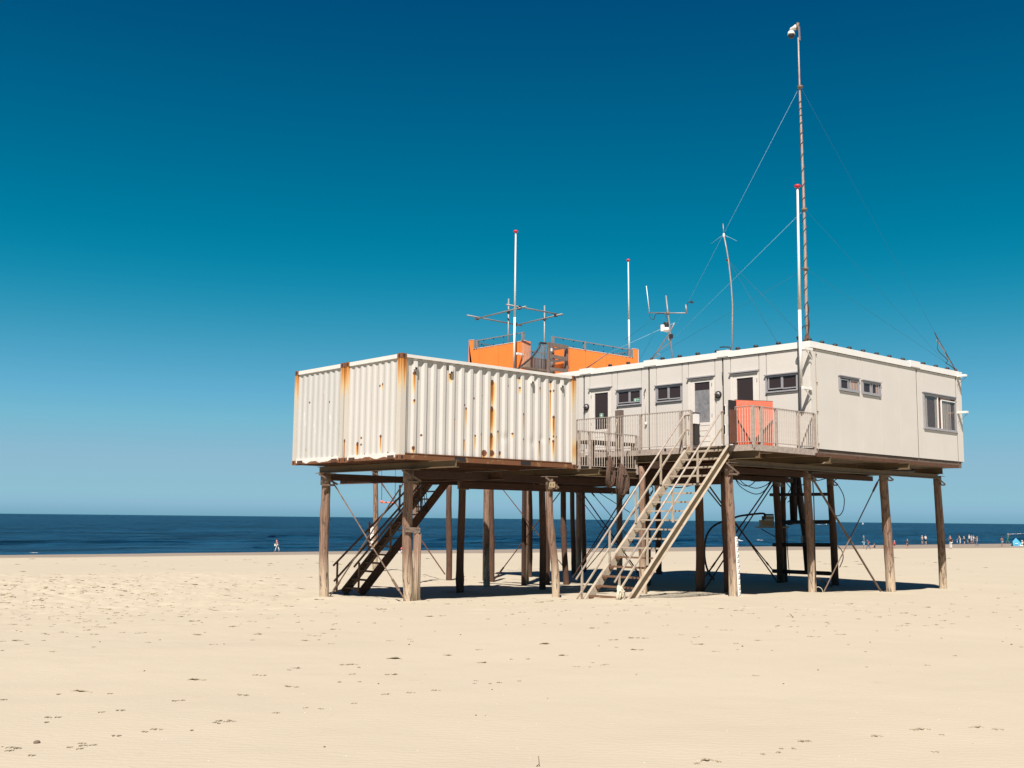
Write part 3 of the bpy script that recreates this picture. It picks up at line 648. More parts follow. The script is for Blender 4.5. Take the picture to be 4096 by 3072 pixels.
# ------------------------------------------------------------------ stairs
def stairs(name, label, x0, z0, x1, z1, yn, yf, n, mat, railside, striped, rise=0.95):
    t = thing(name, label, 'staircase', (x0, (yn+yf)/2, z0)); d = Vector((x1-x0, 0, z1-z0)).normalized(); up = Vector((-d.z, 0, d.x))
    for yy_ in (yn, yf):
        a = Vector((x0, yy_, z0)); b_ = Vector((x1, yy_, z1)); mb = MB(); sg_ = -1 if yy_ == yn else 1
        inn = 0.04*sg_
        MB().bar(a, b_, 0.008, 0.187, up).build('stringer_web', 'cream_steel' if yy_ == yn else mat, t)  # near web in darker steel: shade of the recess put into its colour
        for s_ in (-1, 1): mb.bar(a+up*0.098*s_+Vector((0, inn, 0)), b_+up*0.098*s_+Vector((0, inn, 0)), 0.088, 0.008, up)
        mb.build('stringer', mat, t)
    for i in range(n):
        f_ = (i+0.6)/n; x = x0+(x1-x0)*f_; z = z0+(z1-z0)*f_
        mb = MB(); ya, yb = yn+0.012, yf-0.012
        if ya > yb: ya, yb = yb, ya
        lowm = mat if (i > 4 or mat != 'stair_steel') else 'rust_tread'
        # open grating tread: frame bars with bearing bars between
        mb.box(x-0.11, x-0.105, ya, yb, z-0.02, z+0.022); mb.box(x+0.105, x+0.11, ya, yb, z-0.02, z+0.018); mb.box(x-0.105, x+0.105, ya, ya+0.005, z-0.02, z+0.018); mb.box(x-0.105, x+0.105, yb-0.005, yb, z-0.02, z+0.018)
        nb = int((yb-ya)/0.045)
        for j in range(1, nb): yj = ya+(yb-ya)*j/nb; mb.box(x-0.104, x+0.104, yj-0.003, yj+0.003, z-0.012, z+0.014)
        for j in range(1, 4): xj = x-0.105+0.21*j/4; mb.box(xj-0.003, xj+0.003, ya+0.006, yb-0.006, z+0.0145, z+0.018)
        o = mb.build('tread', lowm, t)
        for yy_ in (ya, yb-0.004): MB().add([(x-0.11, yy_+0.002, z-0.022), (x+0.11, yy_+0.002, z-0.022), (x-0.02, yy_+0.002, z-0.13)], [(0, 1, 2)]).build('tread_bracket', lowm, o)
    return t, d, up
def handrail(t, yy_, x0, z0, x1, z1, hs, posts, mat, end=True, r=0.024):
    d = Vector((x1-x0, 0, z1-z0)).normalized()
    for k, (h, a, b_) in enumerate(hs):
        p = Vector((x0, yy_, z0+h))+d*a; q = Vector((x1, yy_, z1+h))+d*b_; mb = MB()
        pts = [p, q]
        if end: pts = [p, q, q+Vector((0.03, 0, 0.012)), q+Vector((0.22, 0, 0.0))]
        if k == 0: mb.tube(pts, r, 8)
        else: mb.bar(pts[0], pts[1], 0.03, 0.045); [mb.bar(pts[1], pts[-1], 0.03, 0.045) if end else None]
        mb.build('handrail' if k == 0 else 'mid_rail', mat, t)
    for f_, lo in posts:
        x = x0+(x1-x0)*f_; z = z0+(z1-z0)*f_; MB().box(x-0.022, x+0.022, yy_-0.022, yy_+0.022, z+lo, z+hs[0][0]-0.02).build('rail_post', mat, t)
YN, YF = -3.38, -2.07
zb = float(gz(4.4, -2.7))-0.05
st, d_, up_ = stairs('main_staircase', 'cream painted open tread steel staircase rising to the cabin door, white rope at its foot', 4.36, -3.42, 8.50, 0.60, YN, YF, 17, 'stair_steel', 1, True)
def main_rail(yy_):
    for nm, (pa, pb), h2 in (('handrail', None, 1), ('mid_rail', None, 0)): pass
# rails follow the sloping lines seen in the photograph, each in its own vertical plane
def rail_px(t, yy_, pts, r, mat, name, square=False):
    P = [ony(px, py, yy_) for px, py in pts]; mb = MB()
    if square:
        for a, b_ in zip(P[:-1], P[1:]): mb.bar(a, b_, r*1.7, r*2)
    else: mb.tube(P, r, 8)
    return mb.build(name, mat, t)
rail_px(st, YF, [(2304, 2318), (2736, 1661), (2764, 1660)], 0.026, 'galv_rail', 'handrail')
rail_px(st, YF, [(2308, 2394), (2742, 1720), (2764, 1721)], 0.020, 'stair_steel', 'mid_rail', True)
rail_px(st, YN, [(2458, 2330), (2884, 1645), (2906, 1649)], 0.026, 'galv_rail', 'handrail')
rail_px(st, YN, [(2486, 2350), (2886, 1711), (2906, 1713)], 0.020, 'stair_steel', 'mid_rail', True)
for yy_, lst in ((YF, ((2328, 2285, 2398), (2438.5, 2120, 2257), (2543, 1965, 2092), (2643, 1810, 1938), (2741, 1665, 1785))),
                 (YN, ((2477, 2298, 2352), (2589, 2122, 2262), (2691, 1962, 2090), (2790, 1803, 1930), (2889, 1650, 1775)))):
    for px, pt, pb in lst:
        a = ony(px, pt, yy_); b_ = ony(px, pb, yy_); MB().box(a.x-0.022, a.x+0.022, yy_-0.022, yy_+0.022, b_.z, a.z).build('rail_post', 'stair_steel', st)
# rear staircase behind the left piles
YN2, YF2 = 5.0, 5.9
rz = thing('rear_staircase', 'dark rusty steel staircase behind the left piles, climbing under the containers', 'staircase', (2.4, 5.4, -3.6))
P0 = ony(1443, 2378, YN2); P1 = ony(1805, 1906, YN2); P1 = P0+(P1-P0)*1.03
dd = (P1-P0).normalized(); upv = Vector((-dd.z, 0, dd.x))
for yy_ in (YN2, YF2):
    a = Vector((P0.x, yy_, P0.z)); b_ = Vector((P1.x, yy_, P1.z)); mb = MB(); mb.bar(a, b_, 0.01, 0.24, upv)
    inn = 0.03 if yy_ == YN2 else -0.03
    for s_ in (-1, 1): mb.bar(a+upv*0.118*s_+Vector((0, inn, 0)), b_+upv*0.118*s_+Vector((0, inn, 0)), 0.06, 0.008, upv)
    mb.build('stringer', 'rusty' if yy_ == YN2 else 'rust_tread', rz)
for i in range(15):
    p = P0.lerp(P1, (i+0.6)/15); MB().box(p.x-0.11, p.x+0.11, YN2+0.012, YF2-0.012, p.z-0.02, p.z+0.02).build('tread', 'rust_tread', rz)
for yy_, l1, l2 in ((YF2, [(1333, 2263), (1524, 2078), (1620, 1970), (1696, 1888)], [(1336, 2325), (1620, 1985), (1700, 1915)]), (YN2, [(1416, 2268), (1633, 1990), (1735, 1885)], [(1413, 2337), (1660, 2020), (1760, 1890)])):
    for nm, l_ in (('handrail', l1), ('mid_rail', l2)):
        P = [ony(px, py, yy_) for px, py in (l_[0], l_[-1])]; MB().bar(P[0], P[1], 0.035, 0.05).build(nm, 'rust_tread', rz)
    for px, pt, pb in (((1350, 2245, 2368), (1478, 2088, 2200), (1600, 1940, 2050)) if yy_ == YF2 else ((1437, 2250, 2372), (1564, 2088, 2205), (1686, 1925, 2048))):
        a = ony(px, pt, yy_); b_ = ony(px, pb, yy_); MB().box(a.x-0.022, a.x+0.022, yy_-0.022, yy_+0.022, b_.z, a.z).build('rail_post', 'rust_tread', rz)
# a small barred gate on the rear stairs
a = ony(1657, 1925, YN2); c_ = ony(1683, 1923, YN2); e = ony(1666, 2045, YN2)
g_ = thing('stair_gate', 'narrow dark barred gate hanging open on the rear staircase behind the second pile', 'gate', (a.x, YN2-0.05, e.z))
w_ = 0.42
MB().bar((a.x-0.05, YN2-0.06, a.z), (a.x+w_, YN2-0.06, a.z+0.01), 0.03, 0.03).build('top_rail', 'dark_steel', g_)
MB().bar((a.x+0.05, YN2-0.06, e.z), (a.x+w_+0.1, YN2-0.06, e.z), 0.03, 0.03).build('bottom_rail', 'dark_steel', g_)
for i in range(6): MB().bar((a.x-0.03+i*0.08, YN2-0.06, a.z), (a.x+0.08+i*0.08, YN2-0.06, e.z), 0.016, 0.016).build('bar', 'dark_steel', g_)

# ------------------------------------------------------------------ railings
def railing(name, label, p, q, h, step, posts, zf, mat='galv_rail', rail_mat='galv_rail', drop=0.05, r=0.0105):
    """p,q horizontal ends; zf floor height; posts = fractions where a wider flat post stands"""
    p = Vector((p[0], p[1], zf)); q = Vector((q[0], q[1], zf)); t = thing(name, label, 'railing', tuple(p)); d = (q-p); Lh = d.length; d.normalize()
    U = Vector((0, 0, 1)); MB().bar(p+U*h, q+U*h, 0.045, 0.022).build('top_rail', rail_mat, t); MB().bar(p+U*drop, q+U*drop, 0.035, 0.018).build('bottom_rail', rail_mat, t)
    n_ = max(2, int(Lh/step)); first = None
    for i in range(1, n_):
        pos = p+d*(Lh*i/n_)
        if first is None:
            first = MB().tube([pos+U*(drop+0.01), pos+U*(h-0.012)], r, 6, cap=False).build('baluster', 'baluster', t); p1 = pos
        else: clone(first, pos-p1, t)
    for f_ in posts:
        pos = p+d*(Lh*f_); MB().box(pos.x-0.03, pos.x+0.03, pos.y-0.035, pos.y+0.035, zf-0.12, zf+h-0.012).build('rail_post', mat, t)
    return t
railing('railing', 'long barred steel railing of the upper walkway between the container and the staircase', (8.47, -2.12), (8.47, 4.1), 1.02, 0.093, (0.0, 0.06, 0.30, 0.50, 0.72, 0.95), 0.65)
railing('railing', 'short barred railing just right of the stair head, in front of the red board', (8.47, -4.19), (8.47, -3.42), 1.0, 0.085, (0.0, 0.78), 0.66)
railing('railing', 'barred railing before the beige wall, running from the red board to the cabin corner', (8.47, -4.19), (11.40, -4.19), 1.0, 0.085, (0.12, 0.36, 0.72, 1.0), 0.66)
railing('railing', 'barred railing of the lower deck beside the container, hung with two rope coils', (6.10, 0.0), (8.62, 0.0), 1.02, 0.099, (0.03, 0.2, 0.74, 0.99), 0.05)

# ------------------------------------------------------------------ cabin of linked site units
XC, YC, XF, YB = 11.37, -4.107, 20.62, 7.85
ZA = lambda x, y: (2250+x/2.765, 1400+y/2.765)
ZBz = lambda x, y: (2750+x/2.765, 1350+y/2.765)
ZCz = lambda x, y: (3250+x/2.552, 1340+y/2.552)
cab = thing('cabin', 'long beige panelled site cabin with white roof edge, doors and small windows, raised on stilts', 'cabin', (XC, YC, 0.45))
MB().box(XC+0.03, XF, YC+0.03, YB, 0.66, 3.58).build('wall_core', 'gap', cab)
MB().box(XC+0.02, XF-0.1, YC+0.04, YB, 0.468, 0.655).build('floor_frame', 'beam_steel', cab)
MB().box(XC-0.0, XF-0.14, YC+0.035, YC+0.04+0.003, 0.46, 0.66).build('floor_beam', 'timber', cab)
MB().box(XC+0.02, XF, YC+0.02, YB, 3.60, 3.70).build('roof', 'white', cab)
F0, F1 = 3.565, 3.745
for nm, a in (('fascia', (XC-0.045, XC+0.0, YC-0.045, YB)), ('fascia', (XC, XF+0.03, YC-0.045, YC)), ('fascia', (XF-0.01, XF+0.03, YC, YB)), ('fascia', (XC, XF, YB-0.04, YB))):
    MB().box(a[0], a[1], a[2], a[3], F0, F1).build(nm, 'fascia', cab)
# raised blocks where two units join
for px0, px1, py in ((200, 325, 210), (910, 1045, 115)):
    a = onx(*ZA(px0, py), XC); b_ = onx(*ZA(px1, py), XC); MB().box(XC-0.06, XC+0.25, b_.y, a.y, F0+0.03, F1+0.045).build('roof_block', 'fascia', cab)
a = onx(*ZBz(335, 150), XC); b_ = onx(*ZBz(462, 150), XC); MB().box(XC-0.06, XC+0.25, b_.y, a.y, F0+0.03, F1+0.045).build('roof_block', 'fascia', cab)
a = ony(*ZCz(985, 270), YC); b_ = ony(*ZCz(1082, 290), YC); MB().box(a.x, b_.x, YC-0.06, YC+0.25, F0+0.03, F1+0.045).build('roof_block', 'fascia', cab)
W0, W1 = 0.67, 3.56
def yA(x, y=230): return onx(*ZA(x, y), XC).y
def yB(x, y=170): return onx(*ZBz(x, y), XC).y
def pan_x(y0, y1, z0, z1, gap=0.013):       # panel on the door wall (faces -x)
    if y1 < y0: y0, y1 = y1, y0
    if y1-y0 < 0.03 or z1-z0 < 0.03: return
    MB().box(XC, XC+0.026, y0+gap, y1-gap, z0+gap, z1-gap).build('wall_panel', 'panel', cab)
def pan_y(x0, x1, z0, z1, gap=0.009):
    if x1-x0 < 0.03 or z1-z0 < 0.03: return
    MB().box(x0+gap, x1-gap, YC, YC+0.026, z0+gap, z1-gap).build('wall_panel', 'panel', cab)
def rx(Zf, x0, y0, x1, y1):
    a = onx(*Zf(x0, y0), XC); b_ = onx(*Zf(x1, y1), XC); return (b_.y, a.y, b_.z, a.z)    # y0,y1,z0,z1
def ring(mb, a0, a1, z0, z1, w, d0, d1, axis):
    for r_ in ((a0, a0+w, z0, z1), (a1-w, a1, z0, z1), (a0+w, a1-w, z0, z0+w), (a0+w, a1-w, z1-w, z1)):
        if axis == 'x': mb.box(d0, d1, r_[0], r_[1], r_[2], r_[3])
        else: mb.box(r_[0], r_[1], d0, d1, r_[2], r_[3])
def win_x(Zf, fr, panes):
    y0, y1, z0, z1 = rx(Zf, *fr); mb = MB(); ring(mb, y0, y1, z0, z1, 0.045, XC-0.035, XC+0.026, 'x'); w_ = mb.build('window', 'frame', cab)
    MB().box(XC-0.075, XC+0.0, y0-0.03, y1+0.03, z1+0.012, z1+0.042).build('flashing', 'frame', w_)
    MB().box(XC-0.05, XC-0.037, y0-0.01, y1+0.01, z0, z0+0.03).build('sill', 'frame', w_)
    for pr in panes:
        a0, a1, b0, b1 = rx(Zf, *pr); MB().box(XC-0.004, XC+0.004, a0, a1, b0, b1).build('pane', 'glass', w_)
        mb = MB(); ring(mb, a0-0.035, a1+0.035, b0-0.035, b1+0.035, 0.033, XC-0.022, XC+0.012, 'x'); mb.build('sash', 'frame', w_)
    return (y0, y1, z0, z1), w_
# full-height strips and panels left to right
y_joint = [yA(172), yA(238), yA(303), yA(547), yA(608), yA(872), yA(955), yA(1037), yA(1322), yA(1392), yB(300), yB(388), yB(473), yB(787), yB(868), yB(1220)]
S1, S2, S3 = y_joint[1], y_joint[6], y_joint[11]
for a, b_ in ((YB, 6.6), (6.6, y_joint[0]), (y_joint[0], S1+0.02), (S1-0.02, y_joint[2]), (y_joint[3], y_joint[4]), (y_joint[5], S2+0.02), (S2-0.02, y_joint[7]), (y_joint[8], y_joint[9]),
              (y_joint[10], S3+0.02), (S3-0.012, y_joint[12]), (y_joint[13], y_joint[14]), (y_joint[15], YC)): pan_x(a, b_, W0, W1)
wins = [((4, 5), ZA, (605, 455, 875, 600), ((625, 472, 735, 572), (755, 462, 860, 562))),
        ((7, 8), ZA, (1035, 408, 1324, 560), ((1060, 425, 1166, 532), (1187, 412, 1308, 522))),
        ((14, 15), ZBz, (868, 432, 1226, 585), ((905, 440, 1038, 553), (1060, 424, 1205, 542)))]
for (i, j), Zf, fr, ps in wins:
    (a0, a1, b0, b1), w_ = win_x(Zf, fr, ps)
    pan_x(y_joint[i], y_joint[j], b1+0.0, W1); pan_x(y_joint[i], y_joint[j], W0, b0); WIN1 = w_ if i == 4 else globals().get('WIN1')
def door(i, j, Zf, leaf, gl, frost, hinge_right):
    y1, y0 = y_joint[i], y_joint[j]; ly0, ly1, _, lz1 = rx(Zf, *leaf, leaf[2], leaf[1]+10) if len(leaf) == 3 else rx(Zf, *leaf)
    zt = lz1; pan_x(y0, y1, zt+0.10, W1)
    mb = MB(); mb.box(XC-0.03, XC+0.026, y0+0.01, ly0, W0, zt+0.05); mb.box(XC-0.03, XC+0.026, ly1, y1-0.01, W0, zt+0.05); mb.box(XC-0.03, XC+0.026, ly0, ly1, zt, zt+0.05); d = mb.build('door', 'door_paint', cab)
    MB().box(XC-0.09, XC, y0-0.0, y1+0.02, zt+0.065, zt+0.10).build('flashing', 'frame', d)
    a0, a1, b0, b1 = rx(Zf, *gl); mb = MB()
    mb.box(XC-0.02, XC+0.02, ly0+0.008, a0, W0+0.02, zt-0.006); mb.box(XC-0.02, XC+0.02, a1, ly1-0.008, W0+0.02, zt-0.006); mb.box(XC-0.02, XC+0.02, a0, a1, b1, zt-0.006); mb.box(XC-0.02, XC+0.02, a0, a1, b0-0.09, b0)
    mb.build('door_leaf', 'door_paint', d)
    if frost:
        zs = rx(Zf, gl[0], frost, gl[2], frost)[3]; MB().box(XC+0.004, XC+0.012, a0, a1, zs, b1).build('pane', 'glass', d); MB().box(XC+0.0, XC+0.010, a0, a1, b0, zs).build('frosted_film', 'frost', d)
    else: MB().box(XC+0.004, XC+0.012, a0, a1, b0, b1).build('pane', 'glass', d)
    k = 5; zz = b0-0.09; hh = (zz-W0-0.02)/k
    for q in range(k): MB().box(XC-0.012, XC+0.016, a0, a1, W0+0.02+q*hh+0.006, W0+0.02+(q+1)*hh-0.006).build('lower_board', 'door_paint', d)
    hy = ly0+0.05 if hinge_right is False else ly1-0.05
    mb = MB(); hz = b0+0.12; mb.box(XC-0.026, XC-0.02, hy-0.018, hy+0.018, hz-0.09, hz+0.09); mb.bar((XC-0.05, hy, hz+0.03), (XC-0.05, hy+(0.11 if hinge_right is False else -0.11), hz+0.03), 0.016, 0.018); mb.bar((XC-0.02, hy, hz+0.03), (XC-0.055, hy, hz+0.03), 0.016, 0.016); mb.build('handle', 'galv', d)
    for hz in (b0+0.2, b1-0.1): yy_ = ly1-0.004 if hinge_right is False else ly0+0.004; MB().box(XC-0.034, XC-0.02, yy_-0.012, yy_+0.012, hz-0.05, hz+0.05).build('hinge', 'galv', d)
    return d, (a0, a1, b0, b1)
D1, g1 = door(2, 3, ZA, (322, 458, 527, 470), (360, 482, 507, 872), None, False)
D2, g2 = door(9, 10, ZBz, (40, 480, 275, 492), (80, 503, 253, 935), 590, True)
D3, g3 = door(12, 13, ZBz, (505, 425, 775, 438), (547, 456, 735, 905), None, True)
# first-aid cross stickers (white cross on green) on the first door and in the first window
def aid(px0, py0, px1, py1, par, arrow=False):
    a0, a1, b0, b1 = rx(ZA, px0, py0, px1, py1); xx = XC-0.004
    s_ = MB().box(xx-0.004, xx, a0, a1, b0, b1).build('first_aid_sign', 'green', par); cyy = (a0+a1)/2; cz = (b0+b1)/2; w_ = min(a1-a0, b1-b0)
    if arrow: cyy = a1-w_*0.55
    mb = MB(); mb.box(xx-0.007, xx-0.0045, cyy-w_*.11, cyy+w_*.11, cz-w_*.34, cz+w_*.34); mb.box(xx-0.0068, xx-0.0046, cyy-w_*.34, cyy-w_*.111, cz-w_*.11, cz+w_*.11); mb.box(xx-0.0068, xx-0.0046, cyy+w_*.111, cyy+w_*.34, cz-w_*.11, cz+w_*.11)
    if arrow:
        ay = a0+w_*0.75; mb.box(xx-0.007, xx-0.0045, ay-w_*.45, ay+w_*.3, cz-w_*.07, cz+w_*.07); mb.add([(xx-0.0072, ay+w_*.3, cz-w_*.26), (xx-0.0072, ay+w_*.3, cz+w_*.26), (xx-0.0072, ay+w_*.62, cz)], [(0, 2, 1)])
    mb.build('white_cross', 'white', s_)
    mb = MB(); ring(mb, a0, a1, b0, b1, w_*0.06, xx-0.0055, xx-0.0042, 'x'); mb.build('white_border', 'white', s_)
aid(414, 703, 451, 742, D1); aid(792, 536, 860, 566, WIN1, True)
# round bulkhead lamps
for Zf, px, py in ((ZA, 270, 633), (ZBz, 345, 633)):
    p = onx(*Zf(px, py), XC); mb = MB(); mb.tube([p, p+Vector((-0.05, 0, 0))], 0.115, 16); o = mb.build('wall_lamp', 'dark_steel', cab)
    mb = MB(); mb.ball(p+Vector((-0.05, 0, 0)), 0.085, 12, (0.6, 1, 1)); mb.build('lamp_glass', 'frost', o)
    mb = MB(); mb.tube([p+Vector((-0.10, 0.09, 0)), p+Vector((-0.115, 0, 0)), p+Vector((-0.10, -0.09, 0))], 0.009, 5); mb.tube([p+Vector((-0.10, 0, 0.09)), p+Vector((-0.118, 0, 0)), p+Vector((-0.10, 0, -0.09))], 0.009, 5); mb.build('lamp_guard', 'dark_steel', o)
# right-hand wall
def xC_(x, y=250): return ony(*ZCz(x, y), YC).x
xj = [XC+0.0, xC_(258, 180), xC_(456, 220), xC_(490, 225), xC_(677, 260), xC_(878, 300), xC_(1058, 330), xC_(1107, 350), xC_(1282, 380), xC_(1455, 410), XF]
def ry(x0, y0, x1, y1):
    a = ony(*ZCz(x0, y0), YC); b_ = ony(*ZCz(x1, y1), YC); return (a.x, b_.x, b_.z, a.z)
def win_y(fr, panes, curtain=False):
    x0, x1, z0, z1 = ry(*fr); mb = MB(); ring(mb, x0, x1, z0, z1, 0.04 if not curtain else 0.06, YC-0.035, YC+0.026, 'y'); w_ = mb.build('window', 'frame', cab)
    MB().box(x0-0.02, x1+0.02, YC-0.07, YC, z1+0.01, z1+0.035).build('flashing', 'frame', w_)
    MB().box(x0, x1, YC-0.045, YC-0.036, z0+0.0, z0+0.075).build('sill', 'frame', w_)
    for k, pr in enumerate(panes):
        a0, a1, b0, b1 = ry(*pr)
        if not curtain: MB().box(a0, a1, YC-0.004, YC+0.004, b0, b1).build('pane', 'glass', w_)
        else:
            MB().box(a0, a1, YC-0.012, YC-0.006, b0, b1).build('pane', 'clear', w_)
        mb = MB(); ring(mb, a0-0.03, a1+0.03, b0-0.03, b1+0.03, 0.03, YC-0.028, YC+0.012, 'y'); mb.build('sash', 'frame' if not curtain else 'white', w_)
    return (x0, x1, z0, z1), w_
r1, w4 = win_y((267, 420, 472, 595), ((284, 455, 357, 566), (380, 468, 456, 576)))
r2, w5 = win_y((502, 466, 693, 632), ((515, 490, 584, 602), (604, 503, 668, 612)))
for w_, q_ in ((w4, (384, 470, 452, 574)), (w5, (640, 506, 667, 611))):
    a0, a1, b0, b1 = ry(*q_); MB().box(a0, a1, YC-0.0065, YC-0.0045, b0, b1).build('blind', 'curtain', w_)
r3, w6 = win_y((1122, 590, 1468, 1000), ((1135, 612, 1280, 955), (1312, 670, 1460, 990)), True)
a0, a1, b0, b1 = ry(1135, 612, 1462, 985)
def curtain(u0, u1):
    n_ = 60; vs = []; 
    for i in range(n_+1):
        x = a0+(a1-a0)*(u0+(u1-u0)*i/n_); y = YC+0.010+0.008*math.sin(i*1.1)+0.004*math.sin(i*2.7)
        vs += [(x, y, b0-0.05), (x, y, b1+0.05)]
    return MB().add(vs, [(2*i, 2*i+1, 2*i+3, 2*i+2) for i in range(n_)], True).build('curtain', 'curtain', w6)
curtain(-0.01, 0.10); curtain(0.34, 0.47); curtain(0.53, 0.86)
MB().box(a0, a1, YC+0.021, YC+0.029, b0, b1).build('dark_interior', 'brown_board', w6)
e0, e1, f0, f1 = ry(1312, 627, 1462, 662); MB().box(e0, e1, YC-0.02, YC-0.008, f0, f1).build('louvre_vent', 'white', w6)
for k in range(3): MB().box(e0+0.02, e1-0.02, YC-0.023, YC-0.0205, f0+0.02+k*(f1-f0)/3.2, f0+0.03+k*(f1-f0)/3.2).build('louvre_slot', 'gap', w6)
pan_y(xj[0]+0.0, xj[1], W0, W1); pan_y(xj[1], xj[2], r1[3], W1); pan_y(xj[1], xj[2], W0, r1[2]); pan_y(xj[2], xj[3], W0, W1); pan_y(xj[3], xj[4], r2[3], W1); pan_y(xj[3], xj[4], W0, r2[2])
pan_y(xj[4], xj[5], W0, W1); pan_y(xj[5], xj[6]-0.03, W0, W1); pan_y(xj[6]+0.03, xj[7], W0, W1); pan_y(xj[7], xj[8], r3[3], W1); pan_y(xj[8], xj[9], r3[3], W1)
pan_y(xj[7], (r3[0]+r3[1])/2, W0, r3[2]); pan_y((r3[0]+r3[1])/2, xj[9], W0, r3[2]); pan_y(xj[9]+0.06, XF, W0, W1); pan_y(xj[7], r3[0], r3[2], r3[3]); pan_y(r3[1], xj[9]+0.06, r3[2], r3[3])
MB().box(XF, XF+0.02, YC, YB, W0, W1).build('wall_panel', 'panel', cab); MB().box(XC, XF, YB, YB+0.02, W0, W1).build('wall_panel', 'panel', cab)
# black roof caps along the edge
cap0 = None
caps = [onx(*ZBz(x, y), XC) for x, y in ((88, 197), (300, 170), (530, 140), (730, 115), (980, 82))]+[onx(*ZA(x, y), XC) for x, y in ((1080, 110), (1270, 85), (1468, 60), (500, 175), (700, 150))]
caps = [Vector((XC+0.12, p.y, F1)) for p in caps]+[Vector((ony(*ZCz(x, y), YC).x, YC+0.12, F1)) for x, y in ((5, 68), (133, 95), (267, 122), (412, 152), (552, 182), (690, 209), (820, 236), (957, 262), (1166, 308), (1293, 333), (1410, 357), (-100, 45))]
for p in caps:
    if cap0 is None: cap0 = MB().lathe(p, [(0.05, -0.01), (0.05, 0.04), (0.075, 0.045), (0.075, 0.085), (0.05, 0.11), (0.015, 0.12)], 12).build('roof_cap', 'black', cab); c0p = p
    else: clone(cap0, p-c0p, cab)
# thin conductor stapled down the corner of the right wall
P = [ony(*ZCz(x, y), YC-0.02) for x, y in ((38, 70), (40, 120), (30, 200), (40, 500), (48, 790), (58, 1110), (62, 1160), (45, 1205), (70, 1215), (125, 1215), (132, 1300), (105, 1312))]
MB().tube(P, 0.009, 5).build('wall_cable', 'stair_steel', cab)
for x, y in ((32, 200), (41, 488), (49, 783), (59, 1113)):
    p = ony(*ZCz(x, y), YC); MB().box(p.x-0.012, p.x+0.012, YC-0.03, YC, p.z-0.02, p.z+0.02).build('cable_clip', 'dark_steel', cab)
# flag brackets on the far corner
for x, y in ((1470, 415), (1483, 787)):
    p = ony(*ZCz(x, y), YC); k = MB().box(p.x-0.06, p.x+0.06, YC-0.34, YC, p.z-0.05, p.z+0.02).build('flag_bracket', 'fascia', cab)
    MB().bar((p.x, YC-0.34, p.z-0.07), (p.x, YC, p.z-0.34), 0.012, 0.012).build('bracket_strut', 'brace', k)

# white cord with a small float hanging on the door wall
p = onx(*ZA(915, 437), XC-0.05); q = onx(*ZA(917, 790), XC-0.05)
c_ = thing('hanging_cord', 'white cord with a small float hanging on the wall beside the second window', 'cord', tuple(q))
mb = MB(); mb.tube([p+Vector((0, 0.04, 0)), p, p.lerp(q, 0.5)+Vector((-0.01, -.01, 0)), q], 0.01, 5); mb.build('cord', 'white_rope', c_)
MB().lathe(q+Vector((0, 0, -0.08)), [(0.01, -0.05), (0.04, -0.03), (0.045, 0.02), (0.02, 0.06)], 10).build('float', 'white', c_); MB().tube([p+Vector((0.04, 0.03, 0.02)), p+Vector((-0.03, -0.03, 0.01)), p+Vector((-0.03, 0.02, -0.12)), p+Vector((0, 0.05, -0.2))], 0.014, 6).build('hook', 'dark_steel', c_)

# ------------------------------------------------------------------ things on the walkway
# red board and dark board leaning behind the rail corner
a = onx(*ZBz(522, 690), 8.75); b_ = onx(*ZBz(940, 705), 8.75)
a = ony(*ZBz(524, 692), -3.95); b_ = ony(*ZBz(940, 704), -3.95); c_ = ony(*ZBz(945, 1180), -3.95)
rb = thing('red_board', 'faded orange red panel with peeling edge standing behind the rail corner', 'board', (8.9, -3.7, 0.66))
A0 = onx(*ZBz(522, 692), 8.62); dch = Vector((1, -0.52, 0)).normalized(); best = None
for s_ in [i*0.01 for i in range(40, 260)]:      # where the slanting board ends
    q = A0+dch*s_; v = (q-CAM); pxq = 2048+FPX*v.dot(CR)/v.dot(CF)
    if best is None or abs(pxq-3090) < best[0]: best = (abs(pxq-3090), q)
B0 = best[1]; zt_ = A0.z
MB().bar((A0.x, A0.y, (0.66+zt_)/2), (B0.x, B0.y, (0.66+zt_)/2), 0.03, zt_-0.66).build('board', 'red_board', rb)
MB().bar((A0.x, A0.y, zt_+0.008), (B0.x, B0.y, zt_+0.008), 0.034, 0.014).build('worn_edge', 'brown_board', rb)
p0 = ony(*ZBz(462, 690), -3.6); p1 = ony(*ZBz(520, 690), -3.6)
bb = thing('dark_cabinet', 'narrow dark brown cupboard just left of the red board', 'cupboard', (p0.x, -3.62, 0.66)); MB().box(p0.x, p1.x+0.05, -3.62, -3.56, 0.66, p0.z).build('back', 'black', bb)
mb = MB(); q0 = ony(*ZBz(466, 795), -3.64); mb.box(q0.x, p1.x+0.06, -3.66, -3.625, 0.68, q0.z); mb.build('door', 'brown_board', bb)
for y0_, y1_ in ((740, 865), (955, 1080)):
    s0 = ony(*ZBz(427, y0_), -3.5); s1 = ony(*ZBz(467, y1_), -3.5); k = thing('white_plate', 'white plate fixed beside the stair head, %s of the two by the red board' % ('upper' if y0_ < 800 else 'lower'), 'plate', (s0.x, -3.5, s1.z))
    MB().box(s0.x, s1.x, -3.5, -3.47, s1.z, s0.z).build('plate', 'white', k); MB().box(s0.x+0.03, s0.x+0.06, -3.47, -3.40, s1.z+0.03, s0.z-0.03).build('mount', 'dark_steel', k)
